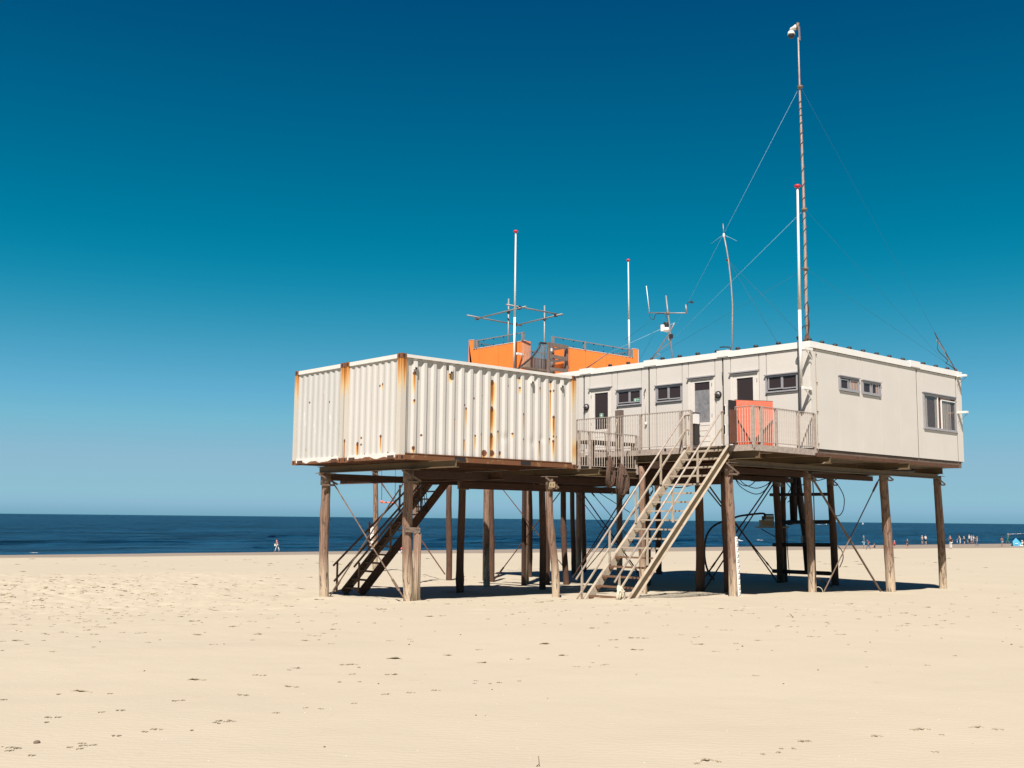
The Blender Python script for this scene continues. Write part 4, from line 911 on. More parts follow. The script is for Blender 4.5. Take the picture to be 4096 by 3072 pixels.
for (x0, y0_, x1, y1_), lb, mt in (((1416, 700, 1458, 825), 'white mailbox plate on the left of the stair head below the frosted door', 'white'), ((1420, 825, 1462, 1045), 'black bin bag holder standing left of the frosted door', 'black')):
    s0 = onx(*ZA(x0, y0_), 10.9); s1 = onx(*ZA(x1, y1_), 10.9); k = thing('white_box' if mt == 'white' else 'black_bin', lb.replace('mailbox plate', 'box').replace('black bin bag holder', 'narrow black bin'), 'box' if mt == 'white' else 'bin', (10.9, s0.y, s1.z))
    MB().box(10.9, 11.15, s1.y, s0.y, s1.z, s0.z).build('body', mt, k); MB().box(10.88, 11.17, s1.y-0.01, s0.y+0.01, s0.z+0.001, s0.z+0.025).build('lid', 'black', k)
# timber bollard pair on the lower deck rail
bl = thing('timber_bollard', 'short weathered mooring post rising behind the lower deck railing', 'post', tuple(ony(*ZA(650, 930), 0.9)))
for x0, x1, y0_, y1_ in ((622, 645, 665, 905), (645, 678, 662, 930)):
    a = ony(*ZA(x0, y0_), 0.9); b_ = ony(*ZA(x1, y1_), 0.9); MB().box(a.x, b_.x-0.004, 0.9, 1.05, b_.z-0.9, a.z).build('timber', 'grey_timber', bl)
# picnic table tops behind lower rail
tb_ = thing('workbench', 'weathered timber workbench standing behind the lower deck railing', 'table', (7.3, 2.0, 0.05))
a = ony(*ZA(300, 960), 1.6); b_ = ony(*ZA(800, 1000), 1.6)
MB().box(a.x, b_.x, 1.5, 2.3, 0.93, 1.0).build('table_top', 'dark_timber', tb_)
for x in (a.x+0.1, b_.x-0.15):
    for y in (1.55, 2.2): MB().box(x, x+0.07, y, y+0.07, 0.045, 0.93).build('leg', 'dark_timber', tb_)
MB().box(a.x+0.08, b_.x-0.02, 1.58, 2.15, 0.045, 0.50).build('shade_block', 'black', tb_)  # black block added to stand in for the dark shade behind the railing
for z in (0.55, 0.68): MB().box(a.x+0.05, b_.x-0.05, 1.7, 1.82, z, z+0.05).build('shelf_board', 'white_paint', tb_)

# rope coils hanging on the lower rail
def rope_coil(name, label, cen, w, h, hang_from, yq, mat='rope', n=26, r=0.014):
    t = thing(name, label, 'rope', tuple(ony(*cen, yq))); rnd = random.Random(int(cen[0])); c0 = ony(*cen, yq)
    for i in range(n):
        pts = []; ww = w*(0.55+0.5*rnd.random()); hh = h*(0.75+0.3*rnd.random()); dx = rnd.uniform(-.12, .12)*w; top_pinch = 0.25+0.2*rnd.random()
        yj = yq+rnd.uniform(-0.10, 0.02)
        for k in range(17):
            a_ = 2*math.pi*k/16; sx_ = math.sin(a_); cz = math.cos(a_)
            wd = ww*(top_pinch+(1-top_pinch)*(0.5-0.5*cz))
            pts.append(Vector((c0.x+dx+wd*sx_*0.5+rnd.uniform(-.006, .006), yj+0.03*math.cos(2*a_), c0.z+hh*0.5*cz+h*0.04*rnd.uniform(-1, 1))))
        MB().tube(pts, r, 5).build('loop', mat, t)
    MB().tube(catmull([c0+Vector((-w*.25, -.1, h*.2)), c0+Vector((0, -.15, h*.17)), c0+Vector((w*.25, -.1, h*.2)), c0+Vector((0, 0.04, h*.2)), c0+Vector((-w*.25, -.1, h*.22))], 4), r*1.2, 6).build('lashing', mat, t)
    if hang_from:
        H = [ony(px, py, yq-0.03) for px, py in hang_from]; MB().tube(H, r*0.8, 5).build('hanging_strand', mat, t)
    return t
rope_coil('rope_coil', 'brown rope coil hanging on the lower deck railing, left of the two', (2437, 1888), 0.36, 0.84, [(2421, 1735), (2424, 1790), (2430, 1835)], -0.10)
rope_coil('rope_coil', 'large brown rope coil hanging lowest on the lower deck railing, right of the two', (2484, 1922), 0.46, 0.90, [(2467, 1745), (2470, 1800), (2478, 1865)], -0.12)
P = [ony(*ZA(x, y), -0.1) for x, y in ((500, 1500), (530, 1530), (552, 1560), (555, 1590), (538, 1600), (545, 1575), (552, 1540))]
k = thing('loose_cord', 'thin loose cord end dangling between the two brown rope coils', 'cord', tuple(P[3])); MB().tube(catmull(P, 4), 0.007, 5).build('cord', 'black', k)
rope_coil('small_rope_coil', 'pale rope coil tied to the foot of the main staircase', (2476, 2376), 0.26, 0.38, None, YN-0.06, 'white_rope', 16, 0.011)
P = [ony(*ZA(x, y), -0.05) for x, y in ((600, 765), (605, 790), (596, 815), (590, 860), (580, 920))]
k = thing('tied_cord', 'thin cream cord tied to the upper railing beside the mooring post', 'cord', tuple(P[-1])); MB().tube(P, 0.008, 5).build('cord', 'white_rope', k)

# ------------------------------------------------------------------ lookout terrace in orange cladding
XO, YO, XE, YE = 11.7, 8.2, 17.95, 11.5
ZW = lambda x, y: (1800+x/2.5525, 850+y/2.5525)
lk = thing('lookout_terrace', 'bright orange clad lookout terrace with low glass screens behind the containers', 'lookout', (XO, YO, 2.6))
zp = 5.2; zg = 5.55; z0 = 2.7
def face_x(y0, y1, za, zb, x=XO): MB().box(x, x+0.05, y0+0.006, y1-0.006, za, zb).build('cladding_panel', 'orange', lk)
def face_y(x0, x1, za, zb, y=YO): MB().box(x0+0.013, x1-0.013, y, y+0.05, za, zb).build('cladding_panel', 'orange', lk)
ye = onx(*ZW(190, 1400), XO).y; yfin = onx(*ZW(235, 1400), XO).y; yj1 = onx(*ZW(297, 1450), XO).y; yj2 = onx(*ZW(497, 1450), XO).y; yj3 = onx(*ZW(707, 1450), XO).y
YE = ye
for a, b_ in ((yfin, yj1), (yj1, yj2), (yj2, yj3), (yj3, YO+0.05)):
    MB().box(XO, XO+0.05, b_+0.010, a-0.010, z0, zp).build('cladding_panel', 'orange', lk)
# end fin, cut back at its foot
MB().quad([(XO, yfin-0.004, z0), (XO, yfin-0.004, zg+0.03), (XO, ye, zg+0.03), (XO, ye, 4.75), (XO, ye-0.32, 4.2), (XO, ye-0.32, z0)][::-1], 0.05, (1, 0, 0)).build('cladding_panel', 'orange', lk)
MB().box(XO-0.012, XO+0.062, YO, yfin, zp, zp+0.025).build('edge_trim', 'edge', lk)
xo1 = ony(*ZW(825, 1400), YO).x; xo2 = ony(*ZW(1038, 1400), YO).x; xj1 = ony(*ZW(1385, 1450), YO).x; xj2 = ony(*ZW(1600, 1480), YO).x; xj3 = ony(*ZW(1802, 1500), YO).x; xfin = ony(*ZW(1868, 1480), YO).x; xe = ony(*ZW(1920, 1450), YO).x
XE = xe
face_y(XO+0.052, xo1, z0, zp); xm = ony(*ZW(1222, 1450), YO).x
for a, b_ in ((xo2, xm), (xm, xj1), (xj1, xj2), (xj2, xj3), (xj3, xfin)): face_y(a, b_, z0, zp)
MB().box(xfin+0.004, xe, YO, YO+0.05, z0, zg+0.03).build('cladding_panel', 'orange', lk)
MB().box(xo2, xfin, YO-0.012, YO+0.062, zp, zp+0.025).build('edge_trim', 'edge', lk); MB().box(xfin, xe+0.012, YO-0.012, YO+0.06, zg+0.031, zg+0.05).build('edge_trim', 'edge', lk); MB().box(xe, xe+0.03, YO-0.01, YO+0.06, z0, zg+0.03).build('edge_trim', 'edge', lk)
MB().box(XO-0.012, XO+0.06, yfin, ye, zg+0.031, zg+0.05).build('edge_trim', 'edge', lk)
# far parapets and floor
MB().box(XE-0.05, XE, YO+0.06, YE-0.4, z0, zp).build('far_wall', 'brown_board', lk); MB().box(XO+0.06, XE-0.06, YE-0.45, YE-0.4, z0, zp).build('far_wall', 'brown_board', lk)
MB().box(XO+0.06, XE-0.06, YO+0.06, YE-0.46, 4.1, 4.2).build('floor', 'timber', lk)
MB().box(XO+0.051, XO+0.058, YO+0.06, yfin-0.02, z0, zp-0.01).build('backing', 'gap', lk); MB().box(xo2+0.02, xfin-0.02, YO+0.051, YO+0.058, z0, zp-0.01).build('backing', 'gap', lk)
# glass screens with aluminium rail and clips
def screen(p, q, posts):
    p = Vector(p); q = Vector(q); s_ = MB().bar(p+Vector((0, 0, zg-0.02)), q+Vector((0, 0, zg-0.02)), 0.04, 0.035).build('screen_rail', 'galv', lk)
    MB().bar(p+Vector((0, 0, (zp+zg)/2)), q+Vector((0, 0, (zp+zg)/2)), 0.008, zg-zp-0.08).build('glass_pane', 'clear', lk)
    d = q-p; n_ = int(d.length/0.52)
    for i in range(1, n_):
        c_ = p+d*i/n_
        for z in (zg-0.06, zp+0.06): MB().bar(c_+Vector((0, 0, z-0.022)), c_+Vector((0, 0, z+0.022)), 0.035, 0.035).build('glass_clip', 'dark_steel', lk)
    for f_ in posts: c_ = p+d*f_; MB().box(c_.x-0.045, c_.x+0.045, c_.y-0.045, c_.y+0.045, zp-0.0, zg).build('screen_post', 'galv', lk)
xg0 = ony(*ZW(1050, 1300), YO+0.03).x; xg1 = ony(*ZW(1376, 1350), YO+0.03).x
screen((XO+0.025, yfin-0.03, 0), (XO+0.025, YO+0.1, 0), (0.02, 0.07, 0.98)); screen((xg0, YO+0.03, 0), (xfin-0.04, YO+0.03, 0), (0, (xg1-xg0)/(xfin-xg0), 0.965, 1.0))
screen((XE-0.03, YO+0.1, 0), (XE-0.03, YE-0.1, 0), (0, 1)); screen((XO+0.1, YE-0.03, 0), (XE-0.1, YE-0.03, 0), (0, 0.5, 1))
for a in (XO+0.6, XE-0.6):
    for b_ in (YO+0.5, YE-0.5): MB().tube([(a, b_, -4.1), (a, b_, 2.7)], 0.12, 10).build('pile', 'pile', lk)
MB().box(XO+0.1, XE-0.1, YO+0.1, YE-0.5, 2.5, z0-0.005).build('under_frame', 'rusty', lk)
# curved stair rails in the opening
sr = thing('terrace_stair_rail', 'dark curved handrail with thin bars sweeping up to the orange terrace opening', 'railing', tuple(ony(*ZW(900, 1600), 7.6)))
P = catmull([ony(*ZW(x, y), 7.6) for x, y in ((690, 1597), (760, 1540), (830, 1480), (885, 1410), (912, 1365), (918, 1330), (945, 1333), (995, 1337))], 5)
MB().tube(P, 0.035, 8).build('handrail', 'black', sr)
for x, yt in ((850, 1465), (868, 1440), (885, 1415), (898, 1395), (912, 1370), (924, 1340), (943, 1338), (958, 1338)):
    a = ony(*ZW(x, yt), 7.6); b_ = ony(*ZW(x+2, 1625), 7.6); MB().bar(a, b_, 0.02, 0.02).build('bar', 'galv', sr)
s2 = thing('terrace_stair_rail', 'short dark sloping rail with thin bars against the left orange panel', 'railing', tuple(ony(*ZW(780, 1590), 7.9)))
MB().bar(ony(*ZW(735, 1310), 7.9), ony(*ZW(822, 1350), 7.9), 0.04, 0.06).build('handrail', 'brown_board', s2)
for i in range(7):
    x = 742+i*12; MB().bar(ony(*ZW(x, 1316+i*5), 7.9), ony(*ZW(x+2, 1600), 7.9), 0.018, 0.018).build('bar', 'stair_steel', s2)
# grey timber gate frame at the head of that stair
gt = thing('timber_barrier', 'weathered grey timber frame standing before the right orange panels', 'barrier', tuple(ony(*ZW(1110, 1635), 7.3)))
def gbar(x0, y0_, x1, y1_, w, yq): MB().bar(ony(*ZW(x0, y0_), yq), ony(*ZW(x1, y1_), yq), 0.06, w, (0, 0, 1)).build('rail', 'grey_timber', gt)
for x, yt, yb, yq in ((1016, 1325, 1632, 7.3), (1200, 1358, 1628, 7.3), (1055, 1372, 1600, 8.0), (1190, 1390, 1600, 8.0)):
    a = ony(*ZW(x, yt), yq); b_ = ony(*ZW(x+2, yb), yq); MB().box(a.x-0.055, a.x+0.055, yq, yq+0.09, b_.z-0.2, a.z).build('post', 'grey_timber', gt)
gbar(1022, 1345, 1198, 1375, 0.13, 7.25); gbar(1022, 1462, 1198, 1497, 0.13, 7.25); gbar(1028, 1598, 1198, 1618, 0.12, 7.25); gbar(1032, 1402, 1195, 1376, 0.10, 7.9); gbar(1032, 1527, 1195, 1500, 0.10, 7.9)
for yt in (1400, 1470, 1540): a = ony(*ZW(1038, yt), 7.6); MB().box(a.x-0.04, a.x+0.04, 7.6, 7.62, a.z-0.06, a.z+0.06).build('white_marker', 'white', gt)
# platform boards of the stair landing
ld = thing('terrace_landing', 'small weathered timber landing at the terrace opening just above the container roof', 'landing', tuple(ony(*ZW(850, 1610), 7.9)))
for i in range(5): a = ony(*ZW(740, 1590), 7.4+i*.13); b_ = ony(*ZW(1040, 1625), 7.4+i*.13); MB().box(a.x, b_.x, 7.4+i*.13, 7.52+i*.13, b_.z-0.02, b_.z+0.05).build('board', 'timber', ld)
for x in (760, 1000): a = ony(*ZW(x, 1610), 7.5); MB().box(a.x, a.x+0.12, 7.45, 7.57, -3.9, a.z-0.05).build('support', 'dark_timber', ld)
# scaffold tubes over the terrace
sf = thing('scaffold_frame', 'galvanised scaffold tubes clamped into a square above the orange terrace', 'scaffold', tuple(onz(2034, 1375, 4.2)))
ZF = 6.75
for a, b_, dz in (((1868, 1261), (2087, 1303), .03), ((1900, 1276), (2104, 1226), -.03), ((2025, 1218), (2248, 1260), .03), ((2060, 1302), (2250, 1256), -.03)):
    P = [onz(*a, ZF+dz), onz(*b_, ZF+dz)]; MB().tube(P, 0.03, 8).build('tube', 'galv', sf)
for (x, yt, yb, yc) in ((2034, 1195, 1378, 1246), (2178, 1222, 1480, 1272)):
    c_ = onz(x, yc, ZF); a = onp(x+1, yt, 0, c_.x); b_ = onp(x-2, yb, 0, c_.x); MB().tube([Vector((c_.x, c_.y, 4.2)), Vector((c_.x, c_.y, a.z))], 0.033, 8).build('upright', 'galv', sf)
for x, y in ((1909, 1273), (2034, 1246), (2077, 1231), (2062, 1298), (2179, 1273), (2223, 1260)):
    c_ = onz(x, y, ZF); MB().box(c_.x-0.05, c_.x+0.05, c_.y-0.05, c_.y+0.05, ZF-0.07, ZF+0.07).build('clamp', 'dark_steel', sf)

# ------------------------------------------------------------------ flagpoles
def flagpole(label, ptop, pbot, fn, r=0.045):
    a = fn(*pbot); b_ = fn(*ptop); t = thing('flagpole', label, 'flagpole', tuple(a)); m_ = a.lerp(b_, 0.38); r1 = r*1.15
    MB().tube([a, m_], r1, 10).build('pole', 'white', t); MB().tube([m_, a.lerp(b_, 0.7), b_], [r1*0.97, r*0.9, r*0.7], 10).build('upper_pole', 'white', t)
    MB().lathe(b_, [(0.03, -0.02), (0.06, 0.0), (r*2.4, 0.03), (r*2.5, 0.05), (r*1.5, 0.085), (0.01, 0.10)], 14).build('finial', 'red', t)
    return t, a, b_
t3, a3, b3 = flagpole('tallest white flagpole with red cap, clamped to the front corner of the cabin', (3190, 750), (3204, 1547), lambda x, y: onx(x, y, XC-0.40), 0.040)
for px, py in ((3215, 1392), (3213, 1550)):
    p = onx(px, py, XC-0.40); MB().box(p.x-0.03, XC, p.y-0.04, p.y+0.04, p.z-0.04, p.z+0.04).build('wall_bracket', 'fascia', t3)
    MB().bar((p.x+0.1, p.y, p.z-0.04), (XC, p.y, p.z-0.26), 0.02, 0.02).build('bracket_strut', 'fascia', t3)
t1, a1_, b1_ = flagpole('white flagpole with red cap in front of the left orange panels', (2063, 930), (2056, 1480), lambda x, y: onx(x, y, XO-0.35), 0.036)
p = onx(2066, 1414, XO-0.33); MB().box(p.x, XO, p.y-0.05, p.y+0.03, p.z-0.04, p.z+0.04).build('wall_bracket', 'fascia', t1)
flagpole('shortest white flagpole with red cap at the far right end of the orange terrace', (2513, 1044), (2517, 1425), lambda x, y: ony(x, y, 10.6), 0.034)

# ------------------------------------------------------------------ masts and aerials on the cabin roof
XM = XC+0.55
mt_ = thing('camera_mast', 'very tall slim steel mast carrying a dome camera, tied with guy lines', 'mast', tuple(onx(3228, 1362, XM)))
ax_ = lambda x, y: onx(x, y, XM)
MP = [ax_(3229, 1364), ax_(3226, 1250), ax_(3222, 1075), ax_(3218, 900), ax_(3214, 780), ax_(3208, 600), ax_(3203, 480), ax_(3200, 400), ax_(3197, 300), ax_(3193, 150)]
MB().tube(MP, [.050, .048, .046, .042, .040, .036, .034, .032, .026, .024], 10).build('pole', 'mast', mt_)
MB().lathe(MP[0]+Vector((0, 0, -0.02)), [(0.12, 0), (0.12, 0.05), (0.08, 0.08), (0.07, 0.18)], 12).build('foot', 'rusty', mt_)
hx = []
for i in range(240):
    f_ = i/239; k = f_*7.0; i0 = min(int(k), 6); p = MP[i0].lerp(MP[i0+1], k-i0); a_ = i*0.55; hx.append(p+Vector((math.cos(a_), math.sin(a_), 0))*(0.056-0.014*f_))
MB().tube(hx, 0.010, 5).build('wrapped_cable', 'rusty', mt_)
MB().tube(catmull([ax_(3228, 1355), ax_(3236, 1300), ax_(3231, 1260), ax_(3234, 1235), ax_(3227, 1200)], 5), 0.02, 5).build('loose_cable', 'black', mt_)
MB().tube(catmull([ax_(3205, 1345), ax_(3207, 1315), ax_(3222, 1300), ax_(3228, 1290)], 5), 0.015, 5).build('loose_cable', 'black', mt_)
for px, py in ((3200, 348), (3217, 838), (3222, 1075)):
    p = ax_(px, py); MB().lathe(p, [(0.04, -0.05), (0.085, -0.03), (0.085, 0.03), (0.04, 0.05)], 10).build('guy_ring', 'brace', mt_)
MB().bar(ax_(3199, 160), ax_(3196, 106), 0.05, 0.03).build('top_bracket', 'galv', mt_)
MB().tube([ax_(3190, 118), ax_(3191, 92)], 0.045, 10).build('camera_clamp', 'brace', mt_)
cp_ = [ax_(3186, 105), ax_(3178, 112), ax_(3166, 116), ax_(3163, 124)]
MB().tube(cp_, [.075, .07, .055, .05], 10).build('camera_arm', 'white', mt_); hd = ax_(3165, 128)
MB().lathe(hd, [(0.06, 0.03), (0.10, 0.0), (0.115, -0.06), (0.11, -0.09)], 14).build('camera_housing', 'white', mt_); MB().ball(hd+Vector((0, 0, -0.11)), 0.10, 12).build('camera_dome', 'black', mt_)
AN = onx(2608, 1433, XC+0.2); AN2 = ony(3822, 1480, YC+0.15)
def guy(p, q, mat, r=0.006): MB().tube([p, q], r, 4).build('guy_line', mat, mt_)
AL = lambda px, py, t_: None
def line_between(P, Q, mat, r=0.006, par=None): MB().tube([P, Q], r*(0.42 if mat == 'thin_line' else 0.6), 4).build('guy_line', mat, par or mt_)
line_between(ax_(3196, 352), onx(2706, 1300, XC+0.4), 'thin_line', 0.008)
line_between(ax_(3210, 845), onx(2690, 1358, XC+0.4), 'thin_line', 0.008)
line_between(ax_(3216, 1078), onx(2640, 1414, XC+0.4), 'dark_line', 0.006)
line_between(ax_(3225, 842), ony(3782, 1450, YC+0.4), 'dark_line', 0.006); line_between(ax_(3228, 1078), ony(3790, 1455, YC+0.4), 'dark_line', 0.007)
line_between(ax_(3205, 352), ony(3738, 1328, YC+0.6), 'dark_line', 0.005); line_between(ony(3738, 1328, YC+0.6), AN2, 'dark_steel', 0.02)
MB().tube(catmull([ony(3738, 1328, YC+.5), ony(3752, 1365, YC+.4), ony(3752, 1400, YC+.35), ony(3790, 1440, YC+.2), ony(3783, 1452, YC+.2), ony(3800, 1462, YC+.2), AN2], 5), 0.014, 5).build('frayed_wire', 'dark_steel', mt_)
MB().tube(catmull([ony(3745, 1360, YC+.5), ony(3775, 1400, YC+.4), ony(3790, 1430, YC+.35), ony(3822, 1478, YC+.2)], 5), 0.02, 5).build('frayed_wire', 'galv', mt_)
MB().lathe(AN2+Vector((0, 0, -0.05)), [(0.05, 0), (0.05, 0.08), (0.02, 0.1)], 8).build('anchor', 'rusty', mt_)
# whip aerial, bowed
XA2 = XC+0.3; a2 = lambda x, y: onx(x, y, XA2)
wa = thing('whip_aerial', 'bowed dark pole aerial with small drooping radials near the middle of the roof', 'aerial', tuple(a2(2925, 1395)))
AP = [a2(x, y) for x, y in ((2927, 1398), (2929, 1300), (2930, 1220), (2924, 1130), (2915, 1050), (2907, 1000), (2895, 938))]
MB().tube(AP, 0.020, 8).build('pole', 'mast', wa); MB().tube([AP[-1], a2(2892, 895)], [0.016, 0.014], 8).build('tip', 'galv', wa)
MB().lathe(AP[-1]+Vector((0, 0, -0.06)), [(0.02, -0.04), (0.035, 0), (0.032, 0.07), (0.02, 0.10)], 10).build('hub', 'white', wa)
for q in ((2843, 975), (2948, 964), (2914, 950)): MB().tube([AP[-1], a2(*q)], 0.0035, 4).build('radial', 'thin_line', wa)
MB().lathe(a2(2909, 1040), [(0.03, -.03), (0.055, 0), (0.03, 0.03)], 8).build('guy_ring', 'rusty', wa)
for q in ((3110, 1372), (3195, 1330)): MB().tube([a2(2916, 1045), onx(*q, XC+0.6)], 0.005, 4).build('guy_line', 'dark_line', wa)
MB().tube(catmull([a2(2880, 1389), a2(2905, 1388), a2(2922, 1393), a2(2918, 1420), a2(2910, 1442), a2(2897, 1452), a2(2889, 1440), a2(2889, 1420)], 5)+[onx(2890, 1500, XC-0.02), onx(2892, 1530, XC-0.02)], 0.02, 6).build('aerial_cable', 'black', wa)
# weather station
ws = thing('weather_station', 'small weather mast with crossbar, cup anemometer and white sensor box on the roof', 'weather mast', tuple(onx(2688, 1430, XC+0.4)))
w2 = lambda x, y: onx(2500+x/2.5525, 850+y/2.5525, XC+0.4)
MB().tube([w2(481, 1487), w2(465, 1290), w2(455, 1150), w2(437, 1020), w2(418, 848)], 0.026, 8).build('pole', 'galv', ws)
MB().tube([w2(235, 1023), w2(632, 1027)], 0.018, 8).build('crossbar', 'galv', ws); MB().tube([w2(250, 1023), w2(218, 750)], 0.013, 6).build('whip', 'white', ws); MB().tube([w2(628, 1030), w2(621, 940)], 0.026, 8).build('stub', 'galv', ws)
MB().tube(catmull([w2(632, 950), w2(645, 920), w2(668, 905), w2(684, 908)], 4), 0.010, 5).build('anemometer_arm', 'dark_steel', ws)
MB().tube([w2(684, 920), w2(681, 888)], 0.01, 5).build('anemometer_shaft', 'black', ws)
for q in ((672, 917), (697, 915), (684, 922)): MB().ball(w2(*q), 0.028, 8).build('anemometer_cup', 'black', ws)
MB().lathe(w2(437, 1030), [(0.03, -.05), (0.06, -.03), (0.06, 0.05), (0.03, 0.07)], 8).build('clamp', 'brace', ws)
p = w2(425, 1190); MB().lathe(p, [(0.07, -0.09), (0.10, -0.06), (0.10, 0.03), (0.07, 0.05)], 12).build('rain_gauge', 'white', ws); MB().lathe(p, [(0.06, 0.052), (0.06, 0.08), (0.11, 0.20), (0.10, 0.22)], 12).build('rain_funnel', 'black', ws)
q_ = w2(402, 1180); MB().box(q_.x-0.12, q_.x-0.02, q_.y-0.06, q_.y+0.06, q_.z-0.11, q_.z+0.10).build('sensor_box', 'white', ws); q_ = w2(475, 1265); MB().box(q_.x-0.06, q_.x+0.02, q_.y-0.05, q_.y+0.05, q_.z-0.07, q_.z+0.07).build('junction_box', 'black', ws)
MB().tube(catmull([w2(250, 1035), w2(262, 1080), w2(295, 1092), w2(307, 1050), w2(330, 1035), w2(400, 1035), w2(430, 1080), w2(440, 1110)], 4), 0.010, 5).build('cable', 'black', ws)
MB().tube(catmull([w2(455, 1220), w2(443, 1280), w2(452, 1310), w2(466, 1320), w2(420, 1360), w2(350, 1410), w2(330, 1440), w2(355, 1448), w2(345, 1460), w2(280, 1492)], 4), 0.014, 5).build('cable', 'galv', ws)
MB().tube([w2(505, 1130), w2(462, 1215), w2(435, 1260), w2(345, 1400), w2(275, 1492)], 0.022, 5).build('chain', 'galv', ws)
MB().lathe(w2(272, 1497), [(0.05, -.03), (0.06, 0.02), (0.02, 0.05)], 8).build('anchor', 'rusty', ws)
g2_ = lambda q, r_, y=None: None
MB().tube([w2(400, 1060), w2(140, 1520)], 0.005, 4).build('guy_line', 'dark_line', ws); MB().tube([w2(300, 1080), w2(0, 1300)], 0.005, 4).build('guy_line', 'dark_line', ws)
# chain stay in front of the orange panels
cs = thing('chain_stay', 'rusty chain and wire stay rising from the cabin roof edge past the orange panels', 'chain', tuple(onx(*ZA(272, 200), XC+0.1)))
MB().tube([onx(*ZA(275, 195), XC+0.15), onx(*ZA(400, 110), XC+0.3), onx(*ZA(505, 35), XC+0.5)], 0.022, 5).build('chain', 'brace', cs); MB().tube([onx(*ZA(505, 35), XC+.5), onx(2700, 1290, XC+.9)], 0.006, 4).build('wire', 'thin_line', cs)
MB().lathe(onx(*ZA(272, 205), XC+0.12), [(0.05, -0.04), (0.06, 0.02), (0.02, 0.05)], 8).build('anchor', 'rusty', cs)

# ------------------------------------------------------------------ under the platform: gauges, swing, pump, pipes, cables
def gauge(label, ptop, pbot, key, w):
    B_ = at_depth_of(key, *pbot)-CF*0.03; T_ = at_depth_of(key, *ptop)-CF*0.03; t = thing('tide_gauge', label, 'gauge', tuple(B_)); u = (T_-B_); Hh = u.length; u.normalize(); s_ = CR.copy(); s_ = (s_-u*s_.dot(u)).normalized(); nrm = s_.cross(u)*1
    if nrm.dot(CF) > 0: nrm = -nrm
    Q = [B_-s_*w/2, B_+s_*w/2, B_+s_*w/2+u*(Hh-w*.4), B_+s_*w*.3+u*Hh, B_-s_*w*.3+u*Hh, B_-s_*w/2+u*(Hh-w*.4)]
    MB().quad(Q, 0.02, -nrm).build('board', 'white', t); n_ = max(6, int(Hh/0.145)); f_ = nrm*0.004
    for i in range(n_):
        c_ = B_+u*(Hh*(i+0.15)/n_)+f_; mb = MB(); k = Hh/n_
        mb.quad([c_-s_*w*.12, c_+s_*w*.46, c_+s_*w*.46+u*k*.10, c_-s_*w*.12+u*k*.10]); mb.quad([c_-s_*w*.12+u*k*.45, c_-s_*w*.0+u*k*.45, c_+u*k*.58, c_-s_*w*.12+u*k*.58]); mb.build('gauge_mark', 'black', t)
        cu = bpy.data.curves.new('digit', 'FONT'); cu.body = str(n_-1-i if n_ <= 10 else (9+i) % 10); cu.size = k*.62; cu.resolution_u = 2
        tmp = bpy.data.objects.new('tmp', cu); me = bpy.data.meshes.new_from_object(tmp); bpy.data.objects.remove(tmp)
        R_ = Matrix((s_, u, nrm)).transposed().to_4x4(); R_.translation = c_+s_*w*.12+u*k*.18-Vector(world_loc(t)); me.transform(R_); me.materials.clear(); me.materials.append(M['black']); o = bpy.data.objects.new('gauge_digit', me); C.objects.link(o); o.parent = t
    return t
gauge('long white tide gauge board with black figures on the pile right of the main staircase', (2944, 2146), (2957, 2384), 't', 0.08)
gauge('small white tide gauge board on a pile beyond the rear staircase', (1490, 2107), (1484, 2195), 'b', 0.16)
# rope swing
sw0 = at_depth_of('b', 1527, 2009); sw1 = at_depth_of('b', 1580, 2012); u0_ = at_depth_of('b', 1527, 1880); u1_ = at_depth_of('b', 1582, 1880)
sg = thing('rope_swing', 'thin bar swing on two cords beyond the rear staircase', 'swing', tuple(sw0))
MB().tube([sw0, sw1], 0.035, 6).build('seat_bar', 'red_board', sg)
for a, b_ in ((sw0, u0_), (sw1, u1_)): MB().tube([a, b_], 0.012, 5).build('cord', 'cable', sg)
for a in (sw0, sw1): MB().ball(a+Vector((0, 0, 0.02)), 0.07, 8).build('knot', 'red_board', sg)
# short planks nailed to the second pile
a = at_depth_of('c', 1620, 2117)-CF*0.02; b_ = at_depth_of('c', 1681, 2121)-CF*0.02; k = thing('nailed_plank', 'short bleached plank nailed across the second pile from the left', 'plank', tuple(a)); MB().bar(a, b_, 0.04, 0.125).build('plank', 'timber', k)
for f_ in (0.08, 0.2, 0.78, 0.9): MB().tube([a.lerp(b_, f_)-CF*0.018+Vector((0, 0, .02)), a.lerp(b_, f_)-CF*0.03+Vector((0, 0, .02))], 0.014, 6).build('nail', 'rusty', k)
a = at_depth_of('c', 1671, 2135)+CF*0.05; b_ = Vector((a.x, a.y, float(gz(a.x, a.y))-0.1)); k = thing('slab_pile', 'thin bleached half pile standing beside the second pile', 'post', tuple(b_)); MB().tube([b_, b_.lerp(a, .5), a], 0.09, 10).build('timber', 'pile', k)
for x, h_ in ((2200, 60), (2211, 64)):
    p = at_depth_of('k', x+3, 1940)-CF*0.04
pt = thing('steel_plate', 'small pale steel plate with two slots bolted to the leaning pile', 'plate', tuple(at_depth_of('k', 2208, 1938))); p = at_depth_of('k', 2208, 1938)-CF*0.05; MB().bar(p-Vector((0, 0, .075)), p+Vector((0, 0, .075)), 0.16, 0.02, CF).build('plate', 'cream_steel', pt)
for s_ in (-1, 1): q = p-CF*0.014+CR*0.035*s_; MB().bar(q-Vector((0, 0, .03)), q+Vector((0, 0, .03)), 0.016, 0.006, CF).build('slot', 'gap', pt)
